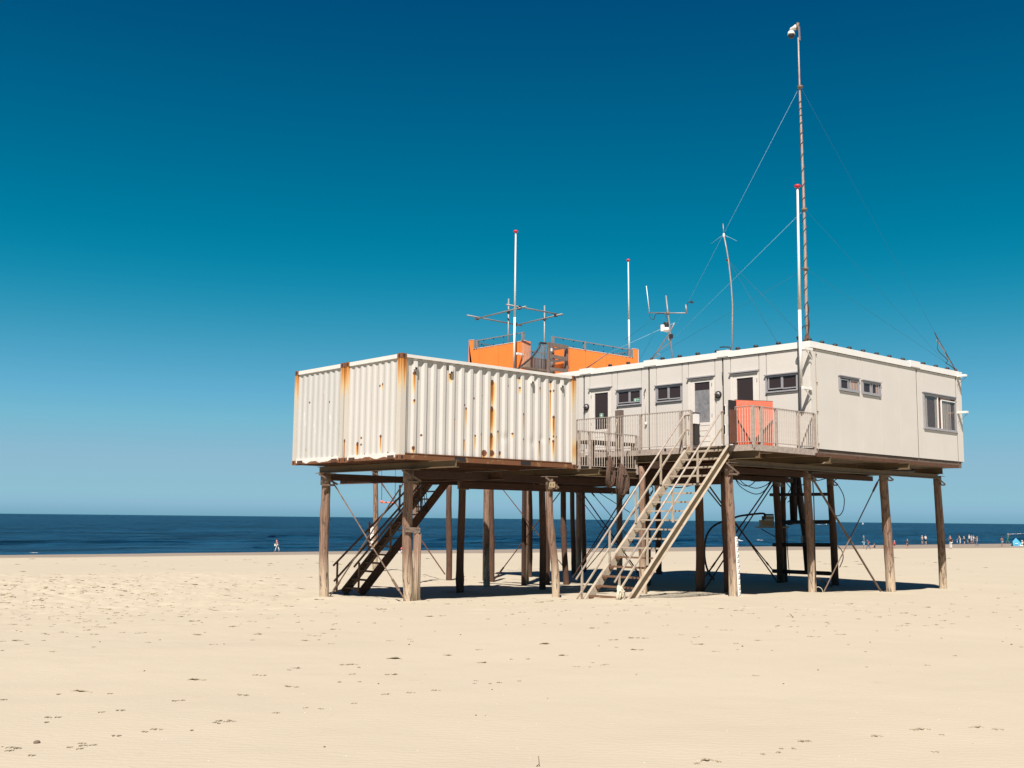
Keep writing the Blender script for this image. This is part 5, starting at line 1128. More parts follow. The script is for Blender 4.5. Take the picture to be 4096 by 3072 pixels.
# pump on its shelf with a fat black hose
dpu = 'u'
pu = thing('pump_unit', 'cream coloured pump housing on a shelf bracketed to a dark pile', 'pump', tuple(D_('u', 3090, 2108)))
def dbox(key, x0, y0_, x1, y1_, th, nm, mat, par, off=0.0):
    a = D_(key, x0, y1_)+CF*off; b_ = D_(key, x1, y1_)+CF*off; c_ = D_(key, x0, y0_)+CF*off
    u = (b_-a); v = Vector((0, 0, (c_-a).z)); w_ = Vector((CF.x, CF.y, 0)).normalized()*th
    P = [a, b_, b_+w_, a+w_]; P = P+[p+v for p in P]
    return MB().add(P, [(3, 2, 1, 0), (4, 5, 6, 7), (0, 1, 5, 4), (1, 2, 6, 5), (2, 3, 7, 6), (3, 0, 4, 7)]).build(nm, mat, par)
dbox('u', 3049, 2082, 3100, 2107, 0.4, 'pump_base', 'cream_steel', pu, .15); dbox('u', 3065, 2066, 3100, 2081.5, 0.4, 'pump_body', 'cream_steel', pu, .15); dbox('u', 3070, 2058, 3100, 2065.5, 0.3, 'pump_cover', 'black', pu, .2)
dbox('u', 3033, 2107.5, 3159, 2113, 0.5, 'shelf', 'cream_steel', pu, .1); MB().bar(D_('u', 3045, 2115), D_('u', 3101, 2148), 0.03, 0.03).build('strut', 'rusty', pu)
dbox('u', 3052, 2066, 3060, 2082, 0.12, 'valve', 'black', pu, .1)
H = catmull([D_('u', x, y) for x, y in ((3058, 2075), (3060, 2060), (3052, 2054), (3020, 2056), (2960, 2064), (2930, 2074), (2890, 2086), (2850, 2108), (2826, 2145), (2818, 2200), (2822, 2250), (2835, 2290), (2856, 2318))], 6)
hs = thing('suction_hose', 'thick black hose looping from the pump down to the sand', 'hose', tuple(H[-1])); MB().tube(H, 0.038, 9).build('hose', 'black', hs); MB().ball(H[6], 0.06, 10).build('coupling', 'black', hs)
# horizontal tubes racked across the back piles
pr_ = thing('pipe_rack', 'four dark horizontal tubes fixed like rungs across the right rear piles', 'pipe rack', tuple(D_('v', 3150, 2290)))
for y0_, x0, x1, dy, r in ((1979, 3081, 3320, 0, .06), (2089, 3130, 3322, 1, .07), (2179, 3093, 3325, 4, .07), (2284, 3092, 3328, 14, .075)):
    a = D_('v', x0, y0_); b_ = D_('x', x1, y0_+dy)+CF*0.2; MB().tube([a, b_], r, 8).build('tube', 'dark_steel', pr_)
lp = thing('leaning_timber', 'black leaning timber spar between the rear piles at right', 'spar', tuple(gnd(3234, 2290)))
a = D_('v', 3190, 1895); b_ = D_('v', 3232, 2285); MB().tube([b_, a.lerp(b_, .6)+Vector((.05, 0, 0)), a.lerp(b_, .3), a], [.13, .12, .13, .11], 9).build('spar', 'dark_steel', lp)
dp_ = thing('waste_pipe', 'dark vertical waste pipe with an elbow hanging under the cabin', 'pipe', tuple(D_('v', 3176, 2085)))
MB().tube([D_('v', 3176, 1885), D_('v', 3176, 2082)], 0.13, 10).build('pipe', 'dark_steel', dp_); MB().tube(catmull([D_('v', 3176, 2080), D_('v', 3170, 2088), D_('v', 3150, 2090)], 4), 0.10, 9).build('elbow', 'dark_steel', dp_)
MB().tube([D_('v', 3162, 1985), D_('v', 3166, 2080)], 0.05, 8).build('side_pipe', 'dark_steel', dp_)
bx = thing('junction_box', 'black box fixed low behind the slanting spar at right', 'box', tuple(D_('v', 3216, 2180))); dbox('v', 3207, 2140, 3226, 2184, 0.3, 'box', 'black', bx, -.2)
cabs = [('t', [(2820, 1945), (2856, 1912)]), ('u', [(2940, 1913), (2960, 1945), (3000, 1970), (3032, 1976), (3060, 1960), (3085, 1920)]), ('u', [(2950, 1905), (2975, 1935), (3022, 1953), (3065, 1940), (3088, 1917)]),
        ('u', [(2965, 1912), (3020, 1925), (3080, 1920)]), ('u', [(2938, 1910), (2965, 1938), (3000, 1942), (3032, 1912)]),
        ('x', [(3336, 1925), (3358, 1950), (3376, 1990), (3374, 2035), (3360, 2060), (3345, 2063)]), ('x', [(3352, 2185), (3368, 2205), (3372, 2235), (3358, 2270)]),
        ('x', [(3230, 1920), (3270, 1922), (3300, 1915), (3335, 1912), (3349, 1905), (3348, 1915), (3336, 1922)]), ('w', [(3247, 1888), (3252, 1940), (3256, 2020), (3258, 2120), (3260, 2200), (3263, 2330)]),
        ('v', [(3140, 1925), (3160, 1950), (3170, 1985), (3150, 2010)]), ('v', [(3185, 1925), (3160, 1960), (3140, 2005)]), ('v', [(3152, 1920), (3175, 1950), (3195, 1975)]), ('x', [(3192, 1950), (3205, 1942), (3215, 1936)]),
        ('v', [(3148, 2105), (3150, 2200), (3158, 2300)]), ('v', [(3205, 2097), (3212, 2107), (3225, 2115)]),
        ('r', [(2670, 1945), (2720, 1950), (2775, 1938)]), ('l', [(2300, 1936), (2370, 1950), (2440, 1948), (2460, 1940)]), ('n', [(2356, 1945), (2520, 2050)]),
        ('f', [(1870, 1930), (1885, 1945), (1892, 1935)]), ('h', [(2045, 1945), (2075, 1958), (2102, 1948)]), ('r', [(2600, 1985), (2612, 1960), (2606, 1945), (2590, 1960), (2600, 1985)])]
cbt = thing('cable_bundle', 'slack black cables looping from pile to pile beneath the cabin', 'cables', (14, -2, 0.2))
for key, P in cabs: MB().tube(catmull([D_(key, *q) for q in P], 6), 0.017, 5).build('cable', 'cable', cbt)
pc = thing('conduit', 'long dark conduit slung under the walkway between the staircase and the pump', 'conduit', tuple(D_('u', 2950, 1909)))
MB().tube([D_('u', 2838, 1909), D_('u', 3090, 1909)], 0.05, 8).build('pipe', 'black', pc)
MB().tube([ony(3240, 1888, -3.2), ony(3654, 1882, -3.2)], 0.06, 8).build('pipe', 'dark_steel', pc)
wl = thing('sand_wire', 'pale wire loop curling out of the sand near the right crossed rods', 'wire', tuple(gnd(3293, 2372))); MB().tube(catmull([D_('w', 3266, 2349), D_('w', 3275, 2348), D_('w', 3287, 2356), D_('w', 3292, 2372)], 5), 0.01, 5).build('wire', 'white_rope', wl)

# ------------------------------------------------------------------ people on the waterline
def flat(name, col, rough=0.8):
    if name not in M: M[name] = simple(name, col, rough, 0, 0.10, 12)
    return name
for n_, c_ in dict(skin=(0.36, 0.19, 0.12), tan_skin=(0.26, 0.12, 0.07), pale_skin=(0.48, 0.32, 0.24), hair_dark=(0.02, 0.012, 0.01), hair_fair=(0.32, 0.21, 0.11), hair_red=(0.16, 0.04, 0.02), cloth_white=(0.58, 0.55, 0.50), cloth_black=(0.012, 0.010, 0.012),
                   cloth_pink=(0.50, 0.16, 0.16), cloth_teal=(0.02, 0.09, 0.13), cloth_lightblue=(0.22, 0.36, 0.46), cloth_red=(0.16, 0.008, 0.010), cloth_jeans=(0.09, 0.11, 0.16), cloth_coral=(0.55, 0.06, 0.08), cloth_brown=(0.055, 0.035, 0.022),
                   cloth_tan=(0.33, 0.26, 0.18), cloth_grey=(0.30, 0.29, 0.29), cloth_darkbrown=(0.035, 0.018, 0.014), cloth_green=(0.035, 0.20, 0.09)).items(): flat(n_, c_)
def skin_mesh(name, joints, edges, root, mat, parent, sub=1):
    """one continuous body surface grown round a skeleton; joints: name -> (pos, radius)"""
    keys = list(joints); ix = {k: i for i, k in enumerate(keys)}
    me = bpy.data.meshes.new(name); me.from_pydata([tuple(joints[k][0]) for k in keys], [(ix[a], ix[b_]) for a, b_ in edges], []); 
    o = bpy.data.objects.new(name, me); C.objects.link(o); o.parent = parent
    o.modifiers.new('skin', 'SKIN'); me.skin_vertices.new() if not me.skin_vertices else None
    sv = me.skin_vertices[0].data
    for k in keys:
        r = joints[k][1]; sv[ix[k]].radius = (r, r) if not isinstance(r, tuple) else r
        sv[ix[k]].use_root = (k == root)
    s_ = o.modifiers.new('sub', 'SUBSURF'); s_.levels = sub; s_.render_levels = sub
    me.materials.append(M[mat]); return o
def person(label, px, py, hpx, yaw_deg, shirt=None, bottoms=None, hair='hair_dark', skin='skin', pose='stand', bottom_len=1.0, sleeve=0.5, arms=None, lean=0.0, extra=None, hat=None, dress=None):
    B_ = gnd(px, py); H = hpx*(B_-CAM).dot(CF)/FPX; g = H/1.72
    t = thing('person', label, 'person', tuple(B_)); t.rotation_euler.z = YAW+math.radians(yaw_deg)   # 0 = facing away to sea, 90 = facing left
    f = Vector((1, 0, 0)); l_ = Vector((0, 1, 0)); U = Vector((0, 0, 1))
    def P(x, y, z): return (f*x+l_*y+U*z)*g
    st = {'stand': (0.05, -0.05), 'walk': (0.26, -0.26), 'stride': (0.34, -0.32)}.get(pose, (0.05, -0.05))
    hipz, shz, nz, hz = 0.90, 1.40, 1.48, 1.62; lx = math.sin(lean); lz = math.cos(lean)
    def T(x, y, z): return P(x*lz+(z-hipz)*lx, y, hipz+(z-hipz)*lz-x*lx) if z > hipz else P(x, y, z)
    if pose == 'sit':
        hipz = 0.12
        def T(x, y, z): return P(-0.1+x, y, z-0.78)
    J = {'pelvis': (T(0, 0, 0.93), (.13*g, .10*g)), 'chest': (T(0, 0, 1.25), (.15*g, .10*g)), 'neckb': (T(0, 0, 1.42), .07*g), 'neck': (T(0, 0, 1.50), .05*g), 'head': (T(0.02, 0, 1.60), .085*g), 'crown': (T(0.01, 0, 1.68), .065*g), 'nose': (T(0.10, 0, 1.585), .018*g)}
    E = [('pelvis', 'chest'), ('chest', 'neckb'), ('neckb', 'neck'), ('neck', 'head'), ('head', 'crown'), ('head', 'nose')]
    arms = arms or [(0.10, 0.25, 0.86), (-0.08, -0.25, 0.88)]
    for sd_, (ax, ay, az) in zip((1, -1), arms):
        s_ = 'l' if sd_ == 1 else 'r'; sh = Vector((0, 0.17*sd_, 1.39)); ha = Vector((ax, ay, az)); el = sh.lerp(ha, 0.5)+Vector((-0.05, 0.04*sd_, -0.02))
        J['sh'+s_] = (T(*sh), .055*g); J['el'+s_] = (T(*el), .040*g); J['wr'+s_] = (T(*sh.lerp(ha, 0.92)), .028*g); J['ha'+s_] = (T(*(ha+(ha-sh)*0.06)), .032*g)
        E += [('neckb', 'sh'+s_), ('sh'+s_, 'el'+s_), ('el'+s_, 'wr'+s_), ('wr'+s_, 'ha'+s_)]
        fx = st[0] if sd_ == 1 else st[1]
        if pose == 'sit':
            J['hp'+s_] = (P(-0.08, 0.09*sd_, 0.14), .085*g); J['kn'+s_] = (P(0.30, 0.14*sd_, 0.36), .06*g); J['an'+s_] = (P(0.52, 0.13*sd_, 0.05), .04*g); J['to'+s_] = (P(0.66, 0.14*sd_, 0.03), .03*g)
        else:
            J['hp'+s_] = (P(0, 0.09*sd_, 0.86), .085*g); J['kn'+s_] = (P(fx*0.55+0.03, 0.09*sd_, 0.48), .058*g); J['an'+s_] = (P(fx, 0.09*sd_, 0.08+(0.06 if fx < -.2 else 0)), .038*g); J['to'+s_] = (P(fx+0.15, 0.10*sd_, 0.03), .030*g)
        E += [('pelvis', 'hp'+s_), ('hp'+s_, 'kn'+s_), ('kn'+s_, 'an'+s_), ('an'+s_, 'to'+s_)]
    skin_mesh('body', J, E, 'pelvis', skin, t)
    def grow(k, a=1.22):
        r = J[k][1]; return (J[k][0], tuple(x*a for x in r) if isinstance(r, tuple) else r*a)
    if shirt or dress:
        S_ = {'a': (T(0, 0, 0.90 if not dress else 0.86), (.155*g, .125*g)), 'b': (T(0, 0, 1.25), (.17*g, .125*g)), 'c': (T(0, 0, 1.41), .09*g)}; Es = [('a', 'b'), ('b', 'c')]
        if dress: S_['d'] = (P(0, 0, 0.52), (.24*g, .20*g)); Es.append(('a', 'd'))
        for s_ in 'lr':
            S_['s'+s_] = grow('sh'+s_, 1.3); a = J['sh'+s_][0]; b_ = J['el'+s_][0]; c2 = J['wr'+s_][0]
            S_['m'+s_] = (a.lerp(b_, min(1, sleeve*1.6)), .055*g); Es += [('c', 's'+s_), ('s'+s_, 'm'+s_)]
            if sleeve > 0.7: S_['w'+s_] = (c2, .042*g); Es.append(('m'+s_, 'w'+s_))
        skin_mesh('dress' if dress else 'shirt', S_, Es, 'b', shirt or dress, t)
    if bottoms:
        S_ = {'p': (J['pelvis'][0]+Vector((0, 0, 0.0)), (.155*g, .125*g))}; Es = []
        for s_ in 'lr':
            S_['h'+s_] = grow('hp'+s_, 1.18); Es.append(('p', 'h'+s_)); hk = J['hp'+s_][0]; kk = J['kn'+s_][0]; aa = J['an'+s_][0]
            if bottom_len > 0.1: S_['k'+s_] = (hk.lerp(kk, min(1, bottom_len*2)), .078*g); Es.append(('h'+s_, 'k'+s_))
            if bottom_len > 0.55: S_['n'+s_] = (kk.lerp(aa, (bottom_len-0.5)*2), .056*g); Es.append(('k'+s_, 'n'+s_))
        skin_mesh('trousers' if bottom_len > 0.6 else 'shorts', S_, Es, 'p', bottoms, t)
    hd = J['head'][0]; cr_ = J['crown'][0]
    mb = MB(); wl = Vector((0, 0, 0)); c0 = Vector(hd)+Vector((-0.025, 0, 0.045))*g; mb.ball(c0, 0.115*g, 10, (1, .92, .85)); o = mb.build('hair' if not hat else 'hat', hat or hair, None); o.parent = t
    if hat: mb = MB(); mb.lathe(c0+Vector((0.02, 0, 0.0))*g, [(0.155*g, 0), (0.15*g, 0.012*g), (0.09*g, 0.03*g)], 12); o2 = mb.build('hat_brim', hat, None); o2.parent = o
    if extra: extra(t, g, P)
    return t
def bag(mat, x, y, z, sx_, sz_):
    def f_(t, g, P): c_ = P(x, y, z); o = MB().box(c_.x-sx_*g, c_.x+sx_*g, c_.y-.05*g, c_.y+.05*g, c_.z-sz_*g, c_.z+sz_*g).build('bag', mat, None); o.parent = t
    return f_
person('lone walker at the left waterline in pink top and white trousers carrying a white bag', 1109, 2206, 52, 88, 'cloth_pink', 'cloth_white', 'hair_dark', 'pale_skin', 'walk', 0.95, 0.4, [(0.22, 0.20, 0.90), (0.12, -0.24, 0.98)], 0.22, bag('cloth_white', 0.25, 0.26, 0.86, .10, .14))
person('person in teal jacket and pale blue shorts facing right at the water edge', 3455, 2193.5, 50, -75, 'cloth_teal', 'cloth_lightblue', 'hair_fair', 'skin', 'stand', 0.62, 1.0, [(0.16, 0.2, 0.95), (0.10, -0.25, 0.86)], 0.05)
person('striding person in dark red shirt and blue jeans', 3474, 2200, 45, 80, 'cloth_red', 'cloth_jeans', 'hair_dark', 'skin', 'stride', 1.0, 0.5, [(0.12, 0.24, 0.92), (-0.30, -0.24, 1.02)], 0.22)
person('dark haired person crouching on the wet sand behind the red shirt walker', 3496, 2191, 36, 60, 'cloth_black', 'cloth_black', 'hair_dark', 'pale_skin', 'sit', 0.2, 0.2, [(0.25, 0.3, 0.95), (0.22, -0.28, 0.9)])
person('small child in coral shirt and round white hat', 3578.5, 2193.8, 31, 10, 'cloth_coral', 'cloth_red', 'hair_dark', 'skin', 'stand', 0.4, 0.6, [(0.05, 0.28, 0.86), (0.05, -0.28, 0.86)], 0, None, 'cloth_white')
person('fair haired child wrapped in a brown coat', 3630.5, 2194.5, 38, 20, None, None, 'hair_fair', 'skin', 'stand', 0.4, 1.0, [(0.15, 0.18, 1.0), (0.15, -0.18, 1.0)], 0, None, None, 'cloth_brown')
person('woman in black swimwear and white sun top, left of the standing pair in the shallows', 3689.5, 2177, 34, 5, None, 'cloth_black', 'cloth_white', 'pale_skin', 'stand', 0.06, 0.3, [(0.12, 0.18, 1.05), (0.12, -0.18, 1.05)])
person('man in white shirt and black shorts, right of the standing pair in the shallows', 3703, 2177.6, 37, -170, 'cloth_white', 'cloth_black', 'hair_red', 'pale_skin', 'stand', 0.45, 0.6, [(0.16, 0.12, 1.0), (0.16, -0.12, 1.0)])
def child_on_arm(t, g, P):
    mb = MB(); c_ = P(0.12, 0.22, 1.45); mb.ball(c_, 0.06*g, 8, (1, 1, 1.8)); o = mb.build('carrier', 'cloth_darkbrown', None); o.parent = t
person('man in dark brown shirt and white trousers carrying a toddler on his arm', 3804, 2196, 50, 15, 'cloth_darkbrown', 'cloth_white', 'hair_red', 'skin', 'stand', 0.95, 0.5, [(0.1, 0.25, 1.2), (-0.02, -0.28, 0.85)])
ch = person('toddler in pink with white sun hat carried on the man in brown', 3801, 2174, 14, 15, 'cloth_pink', 'cloth_pink', 'hair_fair', 'pale_skin', 'sit', 0.5, 0.5, [(0.1, 0.2, 0.95), (0.1, -0.2, 0.95)], 0, None, 'cloth_white')
mb_ = gnd(3804, 2196); gg = 50*(mb_-CAM).dot(CF)/FPX/1.72; ch.location = mb_+Vector((0, 0, 1.42*gg))+Vector((-CR.x, -CR.y, 0))*0.10; 
person('toddler in pink top and white trousers reaching up at the left of the family group', 3829, 2174, 18, -60, 'cloth_pink', 'cloth_white', 'hair_fair', 'skin', 'stand', 0.8, 0.5, [(0.15, 0.2, 1.25), (0.1, -0.2, 0.9)])
person('stooping adult in tan shirt and pale trousers with black hair', 3841.5, 2175.5, 37, 75, 'cloth_tan', 'cloth_white', 'hair_dark', 'skin', 'stand', 0.95, 0.5, [(0.42, 0.2, 1.0), (0.2, -0.22, 0.9)], 0.35)
person('adult in tan striped top and black knee shorts beside the stooping adult', 3858.5, 2175.5, 35, 70, 'cloth_tan', 'cloth_black', 'hair_dark', 'pale_skin', 'stand', 0.5, 0.5, [(0.3, 0.2, 1.0), (0.05, -0.26, 0.88)], 0.15)
person('person in white cap, white top and long black skirt in the family group', 3877, 2175, 35, -60, 'cloth_white', 'cloth_black', 'hair_dark', 'pale_skin', 'stand', 0.9, 0.6, [(0.4, 0.2, 1.1), (0.3, -0.22, 1.1)], 0.08, None, 'cloth_white')
person('small bare toddler standing behind the black skirt in the family group', 3872, 2174, 16, 0, None, 'cloth_white', 'hair_fair', 'skin', 'stand', 0.2, 0.5)
person('woman in long grey dress with arms raised in the middle of the family group', 3886, 2175.5, 34, -20, None, None, 'hair_fair', 'skin', 'stand', 0.3, 0.5, [(0.3, 0.2, 1.62), (0.25, -0.25, 1.6)], 0.1, None, None, 'cloth_grey')
person('person in pale top reaching toward the figure in light blue jeans', 3894, 2175.5, 33, -80, 'cloth_white', 'cloth_tan', 'hair_fair', 'skin', 'walk', 0.4, 0.5, [(0.6, 0.15, 1.35), (0.55, -0.15, 1.35)], 0.1)
person('person in pale grey top and jeans stretching one arm toward the family group', 3909, 2187, 40, 80, 'cloth_grey', 'cloth_jeans', 'hair_fair', 'skin', 'walk', 1.0, 0.3, [(0.62, 0.12, 1.38), (0.2, -0.25, 1.0)], -0.05)
person('bare backed sunburnt child in pale swim shorts walking alone', 4009, 2186.8, 38, 10, None, 'cloth_lightblue', 'hair_red', 'tan_skin', 'stand', 0.25, 0.5, [(0.1, 0.3, 1.1), (0.0, -0.26, 0.9)])
person('person in green wetsuit bending by the foam near the blue tent', 4032, 2172.5, 32, 60, 'cloth_green', 'cloth_green', 'hair_fair', 'skin', 'walk', 0.75, 0.8, [(0.4, 0.15, 1.5), (0.35, -0.15, 1.45)], -0.2)
person('person in white shirt sitting beside the blue beach tent', 4091, 2183, 40, -60, 'cloth_white', 'cloth_black', 'cloth_white', 'skin', 'sit', 0.9, 0.5, [(0.3, 0.2, 1.0), (0.3, -0.2, 1.0)])

# blue pop-up tent
M['tent'] = simple('blue_tent_fabric', (0.02, 0.22, 0.36), 0.6, 0, 0.1, 2)
M['tent2'] = simple('pale_blue_tent_fabric', (0.07, 0.36, 0.47), 0.6, 0, 0.1, 2)
tb = gnd(4068, 2184); s_ = (tb-CAM).dot(CF)/FPX; tt = thing('beach_tent', 'bright blue pop up beach tent at the right edge by the water', 'tent', tuple(tb)); R2_ = Vector((CR.x, CR.y, 0)).normalized(); F2_ = Vector((CF.x, CF.y, 0)).normalized(); U_ = Vector((0, 0, 1))
def tp(x, y, z): return tb+R2_*(x*s_)+F2_*y+U_*(z*s_)
A_ = [tp(-19, -.5, 0), tp(8, -.6, 0), tp(22, .3, 9), tp(2, 1.4, 0), tp(0, .3, 32), tp(-13, 1.2, 0), tp(22, 1.6, 8), tp(-17, 0, 18)]
MB().add([A_[0], A_[1], A_[4], A_[7]], [(0, 1, 2, 3)]).build('side_panel', 'tent', tt); MB().add([A_[1], A_[2], A_[4]], [(0, 1, 2)]).build('door_flap', 'tent2', tt); MB().add([A_[2], A_[6], A_[4]], [(0, 1, 2)]).build('roof_panel', 'tent2', tt); MB().add([A_[0], A_[7], A_[4], A_[5]], [(0, 1, 2, 3)]).build('back_panel', 'tent', tt); MB().add([A_[5], A_[4], A_[6], A_[3]], [(0, 1, 2, 3)]).build('back_panel', 'tent', tt)
MB().tube([A_[4], A_[0]], 0.03, 5).build('pole', 'tent2', tt); MB().tube([tp(-14, -.58, 8), tp(-10, -.6, 10), tp(-6, -.62, 8.5), tp(-2, -.62, 11)], 0.06, 4).build('white_logo_script', 'white', tt)
for x in (10, 17): c_ = tp(x, -.5, 1.6); MB().ball(c_, 0.16, 8, (1.4, 1, 1)).build('bundle', 'white', None); o = bpy.data.objects[-1] if False else None
for o in [o for o in C.objects if o.name.startswith('bundle')]:
    o.name = 'towel_bundle'; tag(o, 'pale bundled towel %s' % ('nearer the opening flap of the blue tent' if o.name == 'towel_bundle' else 'at the right end of the blue tent opening'), 'towel', 'towels before the blue tent')
# red parasol and white folding chair half hidden by the second pile
rp_ = gnd(1606, 2209); k = thing('red_parasol', 'tilted red parasol behind the second pile near the water', 'parasol', tuple(rp_)); s_ = (rp_-CAM).dot(CF)/FPX
MB().lathe(rp_+U_*s_*12, [(14*s_, 0), (12*s_, 5*s_), (7*s_, 10*s_), (0.5*s_, 13*s_)], 10).build('canopy', 'red', k); MB().tube([rp_, rp_+U_*s_*14], 0.03, 6).build('pole', 'white', k)
k = thing('folding_chair', 'white folding chair under the red parasol', 'chair', tuple(gnd(1599, 2213))); q = gnd(1599, 2213)
def qb(x0, x1, z0_, z1_, nm): MB().bar(q+R2_*x0*s_+U_*z0_*s_, q+R2_*x1*s_+U_*z1_*s_, 0.3, 0.06).build(nm, 'white', k)
qb(-5, 5, 6, 5, 'seat'); qb(5, 8, 5, 12, 'backrest'); qb(-5, 5, 0, 6, 'leg'); qb(5, -4, 0, 6, 'leg')
# dark seated visitor on the sand far behind the pipe rack is a small weed clump in the photograph
# ------------------------------------------------------------------ boats and foam
def sea_at(px, py): return onz(px, py, SEA_Z)
m, n, b = mkmat('breaking_foam'); t_ = NT(n); b.inputs['Base Color'].default_value = (0.62, 0.60, 0.58, 1); b.inputs['Roughness'].default_value = 0.9; M['foam'] = m
def foam(label, pts, wpx, kind_name='breaking_wave'):
    rnd = random.Random(int(pts[0][0])); mb = MB()
    for (x0, y0_), (x1, y1_) in zip(pts[:-1], pts[1:]):
        for i in range(26):
            f_ = rnd.random(); c_ = sea_at(x0+(x1-x0)*f_, y0_+(y1_-y0_)*f_); dd_ = (c_-CAM).dot(CF)/FPX; r = dd_*wpx*rnd.uniform(.2, .7)
            mb.ball(c_+Vector((0, 0, 0.08+r*rnd.uniform(0, .9))), r, 6, (2.2, 1.0, .5))
    o = mb.build(kind_name, 'foam', None); tag(o, label, 'wave', kind='stuff'); return o
foam('white foam', [(2952, 2162), (2964, 2166), (2974, 2167)], 4); foam('white foam', [(3028, 2162), (3050, 2163)], 2.6); foam('white foam', [(4030, 2138), (4060, 2137), (4110, 2135)], 2.6)
foam('white wake', [(3262, 2099), (3302, 2099)], 1.6, 'boat_wake'); foam('white foam', [(122, 2214), (150, 2214)], 2.0)
c_ = sea_at(3305, 2101); bo = thing('motorboat', 'tiny motorboat drawing a white wake seen between the right piles', 'boat', tuple(c_)); s_ = (c_-CAM).dot(CF)/FPX
MB().add([c_+R2_*x*s_+F2_*y+U_*z*s_ for x, y, z in ((-6, -1, .3), (5, -.8, .3), (9, 0, 2.2), (5, .8, .3), (-6, 1, .3), (-6, -1.2, 2.4), (5, -1, 2.6), (5, 1, 2.6), (-6, 1.2, 2.4))], [(0, 1, 6, 5), (1, 2, 6), (2, 3, 7), (3, 4, 8, 7), (0, 5, 8, 4), (5, 6, 2, 7, 8), (0, 4, 3, 2, 1)]).build('hull', 'cloth_black', bo)
MB().bar(c_+U_*2.5*s_-R2_*1*s_, c_+U_*5*s_+R2_*1*s_, 0.5, 1.2).build('windscreen', 'white', bo); MB().ball(c_+U_*5.5*s_-R2_*2*s_, 1.2*s_, 8).build('helmsman', 'cloth_black', bo)
c_ = sea_at(3451.5, 2096.5); bo = thing('sailing_boat', 'tiny white sailing boat near the horizon between the right hand piles', 'boat', tuple(c_)); s_ = (c_-CAM).dot(CF)/FPX
MB().add([c_+R2_*x*s_+F2_*y*s_+U_*z*s_ for x, y, z in ((-3, -1, 0), (3, -1, 0), (4, 0, 1.2), (3, 1, 0), (-3, 1, 0), (-3.4, 0, 1.2))], [(0, 1, 2, 5), (5, 2, 3, 4), (0, 5, 4), (0, 4, 3, 1), (1, 3, 2)]).build('hull', 'white', bo)
MB().quad([c_+R2_*-1*s_+U_*1.5*s_, c_+R2_*2*s_+U_*1.5*s_, c_+R2_*0*s_+U_*9*s_, c_+R2_*-.4*s_+U_*9*s_], 0.3, F2_).build('sail', 'white', bo)

# ------------------------------------------------------------------ crust ledges, pebbles, shells on the sand
SZ = lambda x, y: float(gz(x, y))
def surf(px, py):
    P = gnd(px, py); return P
from mathutils.bvhtree import BVHTree
dg = bpy.context.evaluated_depsgraph_get()
vv = [Vector(v.co) for v in sand.data.vertices]
bvh = BVHTree.FromPolygons(vv, [tuple(p.vertices) for p in sand.data.polygons])
def hit(px, py):
    d = ray(px, py).normalized(); h_ = bvh.ray_cast(CAM, d, 400)
    return h_[0] if h_[0] is not None else gnd(px, py)
mb = MB(); rnd = random.Random(5)
def ledge(px, py, wpx, hk=1.0):
    """thin broken flake of dried crust tipped up toward the path; the hollow under its lip is in real shade"""
    c_ = hit(px, py); dep = (c_-CAM).dot(CF); W = wpx*dep/FPX; hh = min(0.06, 0.070*W+0.004)*hk*(1.35 if wpx > 34 else 1.0)*rnd.uniform(.7, 1.2); dl = max(0.14, W*0.7); W *= 1.12
    n_ = 7 if wpx < 40 else 13; top_ = []; back = []; low = []; lowb = []; sk = rnd.uniform(-.25, .25); ph = rnd.random()*9
    for i in range(n_+1):
        u = i/n_; x = (u-0.5)*W; e = min(1.0, 1.7*math.sin(math.pi*min(1, max(0, u))))*(0.62+0.38*math.sin(u*7+ph))
        y = sk*x+0.02*math.sin(u*13+ph)
        base_ = c_+R2_*x+F2_*y; lip = base_+U_*(hh*max(0.02, e)); bk = base_+F2_*(dl*(0.6+0.4*e))-U_*0.012
        top_.append(lip+U_*0.006); low.append(lip-U_*0.004); back.append(bk); lowb.append(bk-U_*0.03)
    k = n_+1; mb.add(top_+back+low+lowb, [(i, i+1, k+i+1, k+i) for i in range(n_)]+[(2*k+i, 3*k+i, 3*k+i+1, 2*k+i+1) for i in range(n_)]+[(2*k+i, 2*k+i+1, i+1, i) for i in range(n_)])
Z1 = lambda l_: [(x/1.8433, 2180+y/1.8433, w/1.8433) for x, y, w in l_]
Z2 = lambda l_: [(1200+x/1.58, 2380+y/1.58, w/1.58) for x, y, w in l_]
Z3 = lambda l_: [(2600+x/1.4786, 2380+y/1.4786, w/1.4786) for x, y, w in l_]
Z4 = lambda l_: [(x/1.8433, 2650+y/1.8433, w/1.8433) for x, y, w in l_]
marks = Z1([(375,532,45),(830,577,50),(1050,520,60),(1435,563,80),(1465,665,60),(1430,660,40),(1400,517,35),(90,540,25),(1128,553,22),(1900,660,60),(2195,572,30),(120,708,60),(15,712,40),(640,630,50),(690,660,60),(440,460,30),(630,345,30),(60,330,30),(1870,295,25),(1405,290,50),(1570,300,20),(590,545,30),(800,548,30),(210,592,40),(1330,530,40),(1700,605,30),(850,330,30),(980,312,30),(1220,362,30),(520,460,30),(320,655,30),(2120,180,30),(1000,265,30),(700,288,30),(2035,218,25)])
marks += Z2([(590,405,100),(222,218,60),(280,443,60),(335,441,50),(372,460,22),(330,503,40),(572,505,75),(1550,312,75),(1150,430,60),(930,383,60),(1665,384,55),(2130,348,75),(1980,285,60),(2110,273,70),(2180,275,40),(540,630,50),(700,620,50),(860,605,50),(1345,123,25),(820,137,60),(900,133,40),(1690,98,40),(2060,97,30),(470,179,20),(250,553,20),(375,551,20),(1130,348,40),(1335,408,20),(1440,407,30),(1260,556,30),(1385,546,20),(1200,563,20),(640,153,20),(120,30,60),(215,95,25),(2000,333,20),(1890,323,12)])
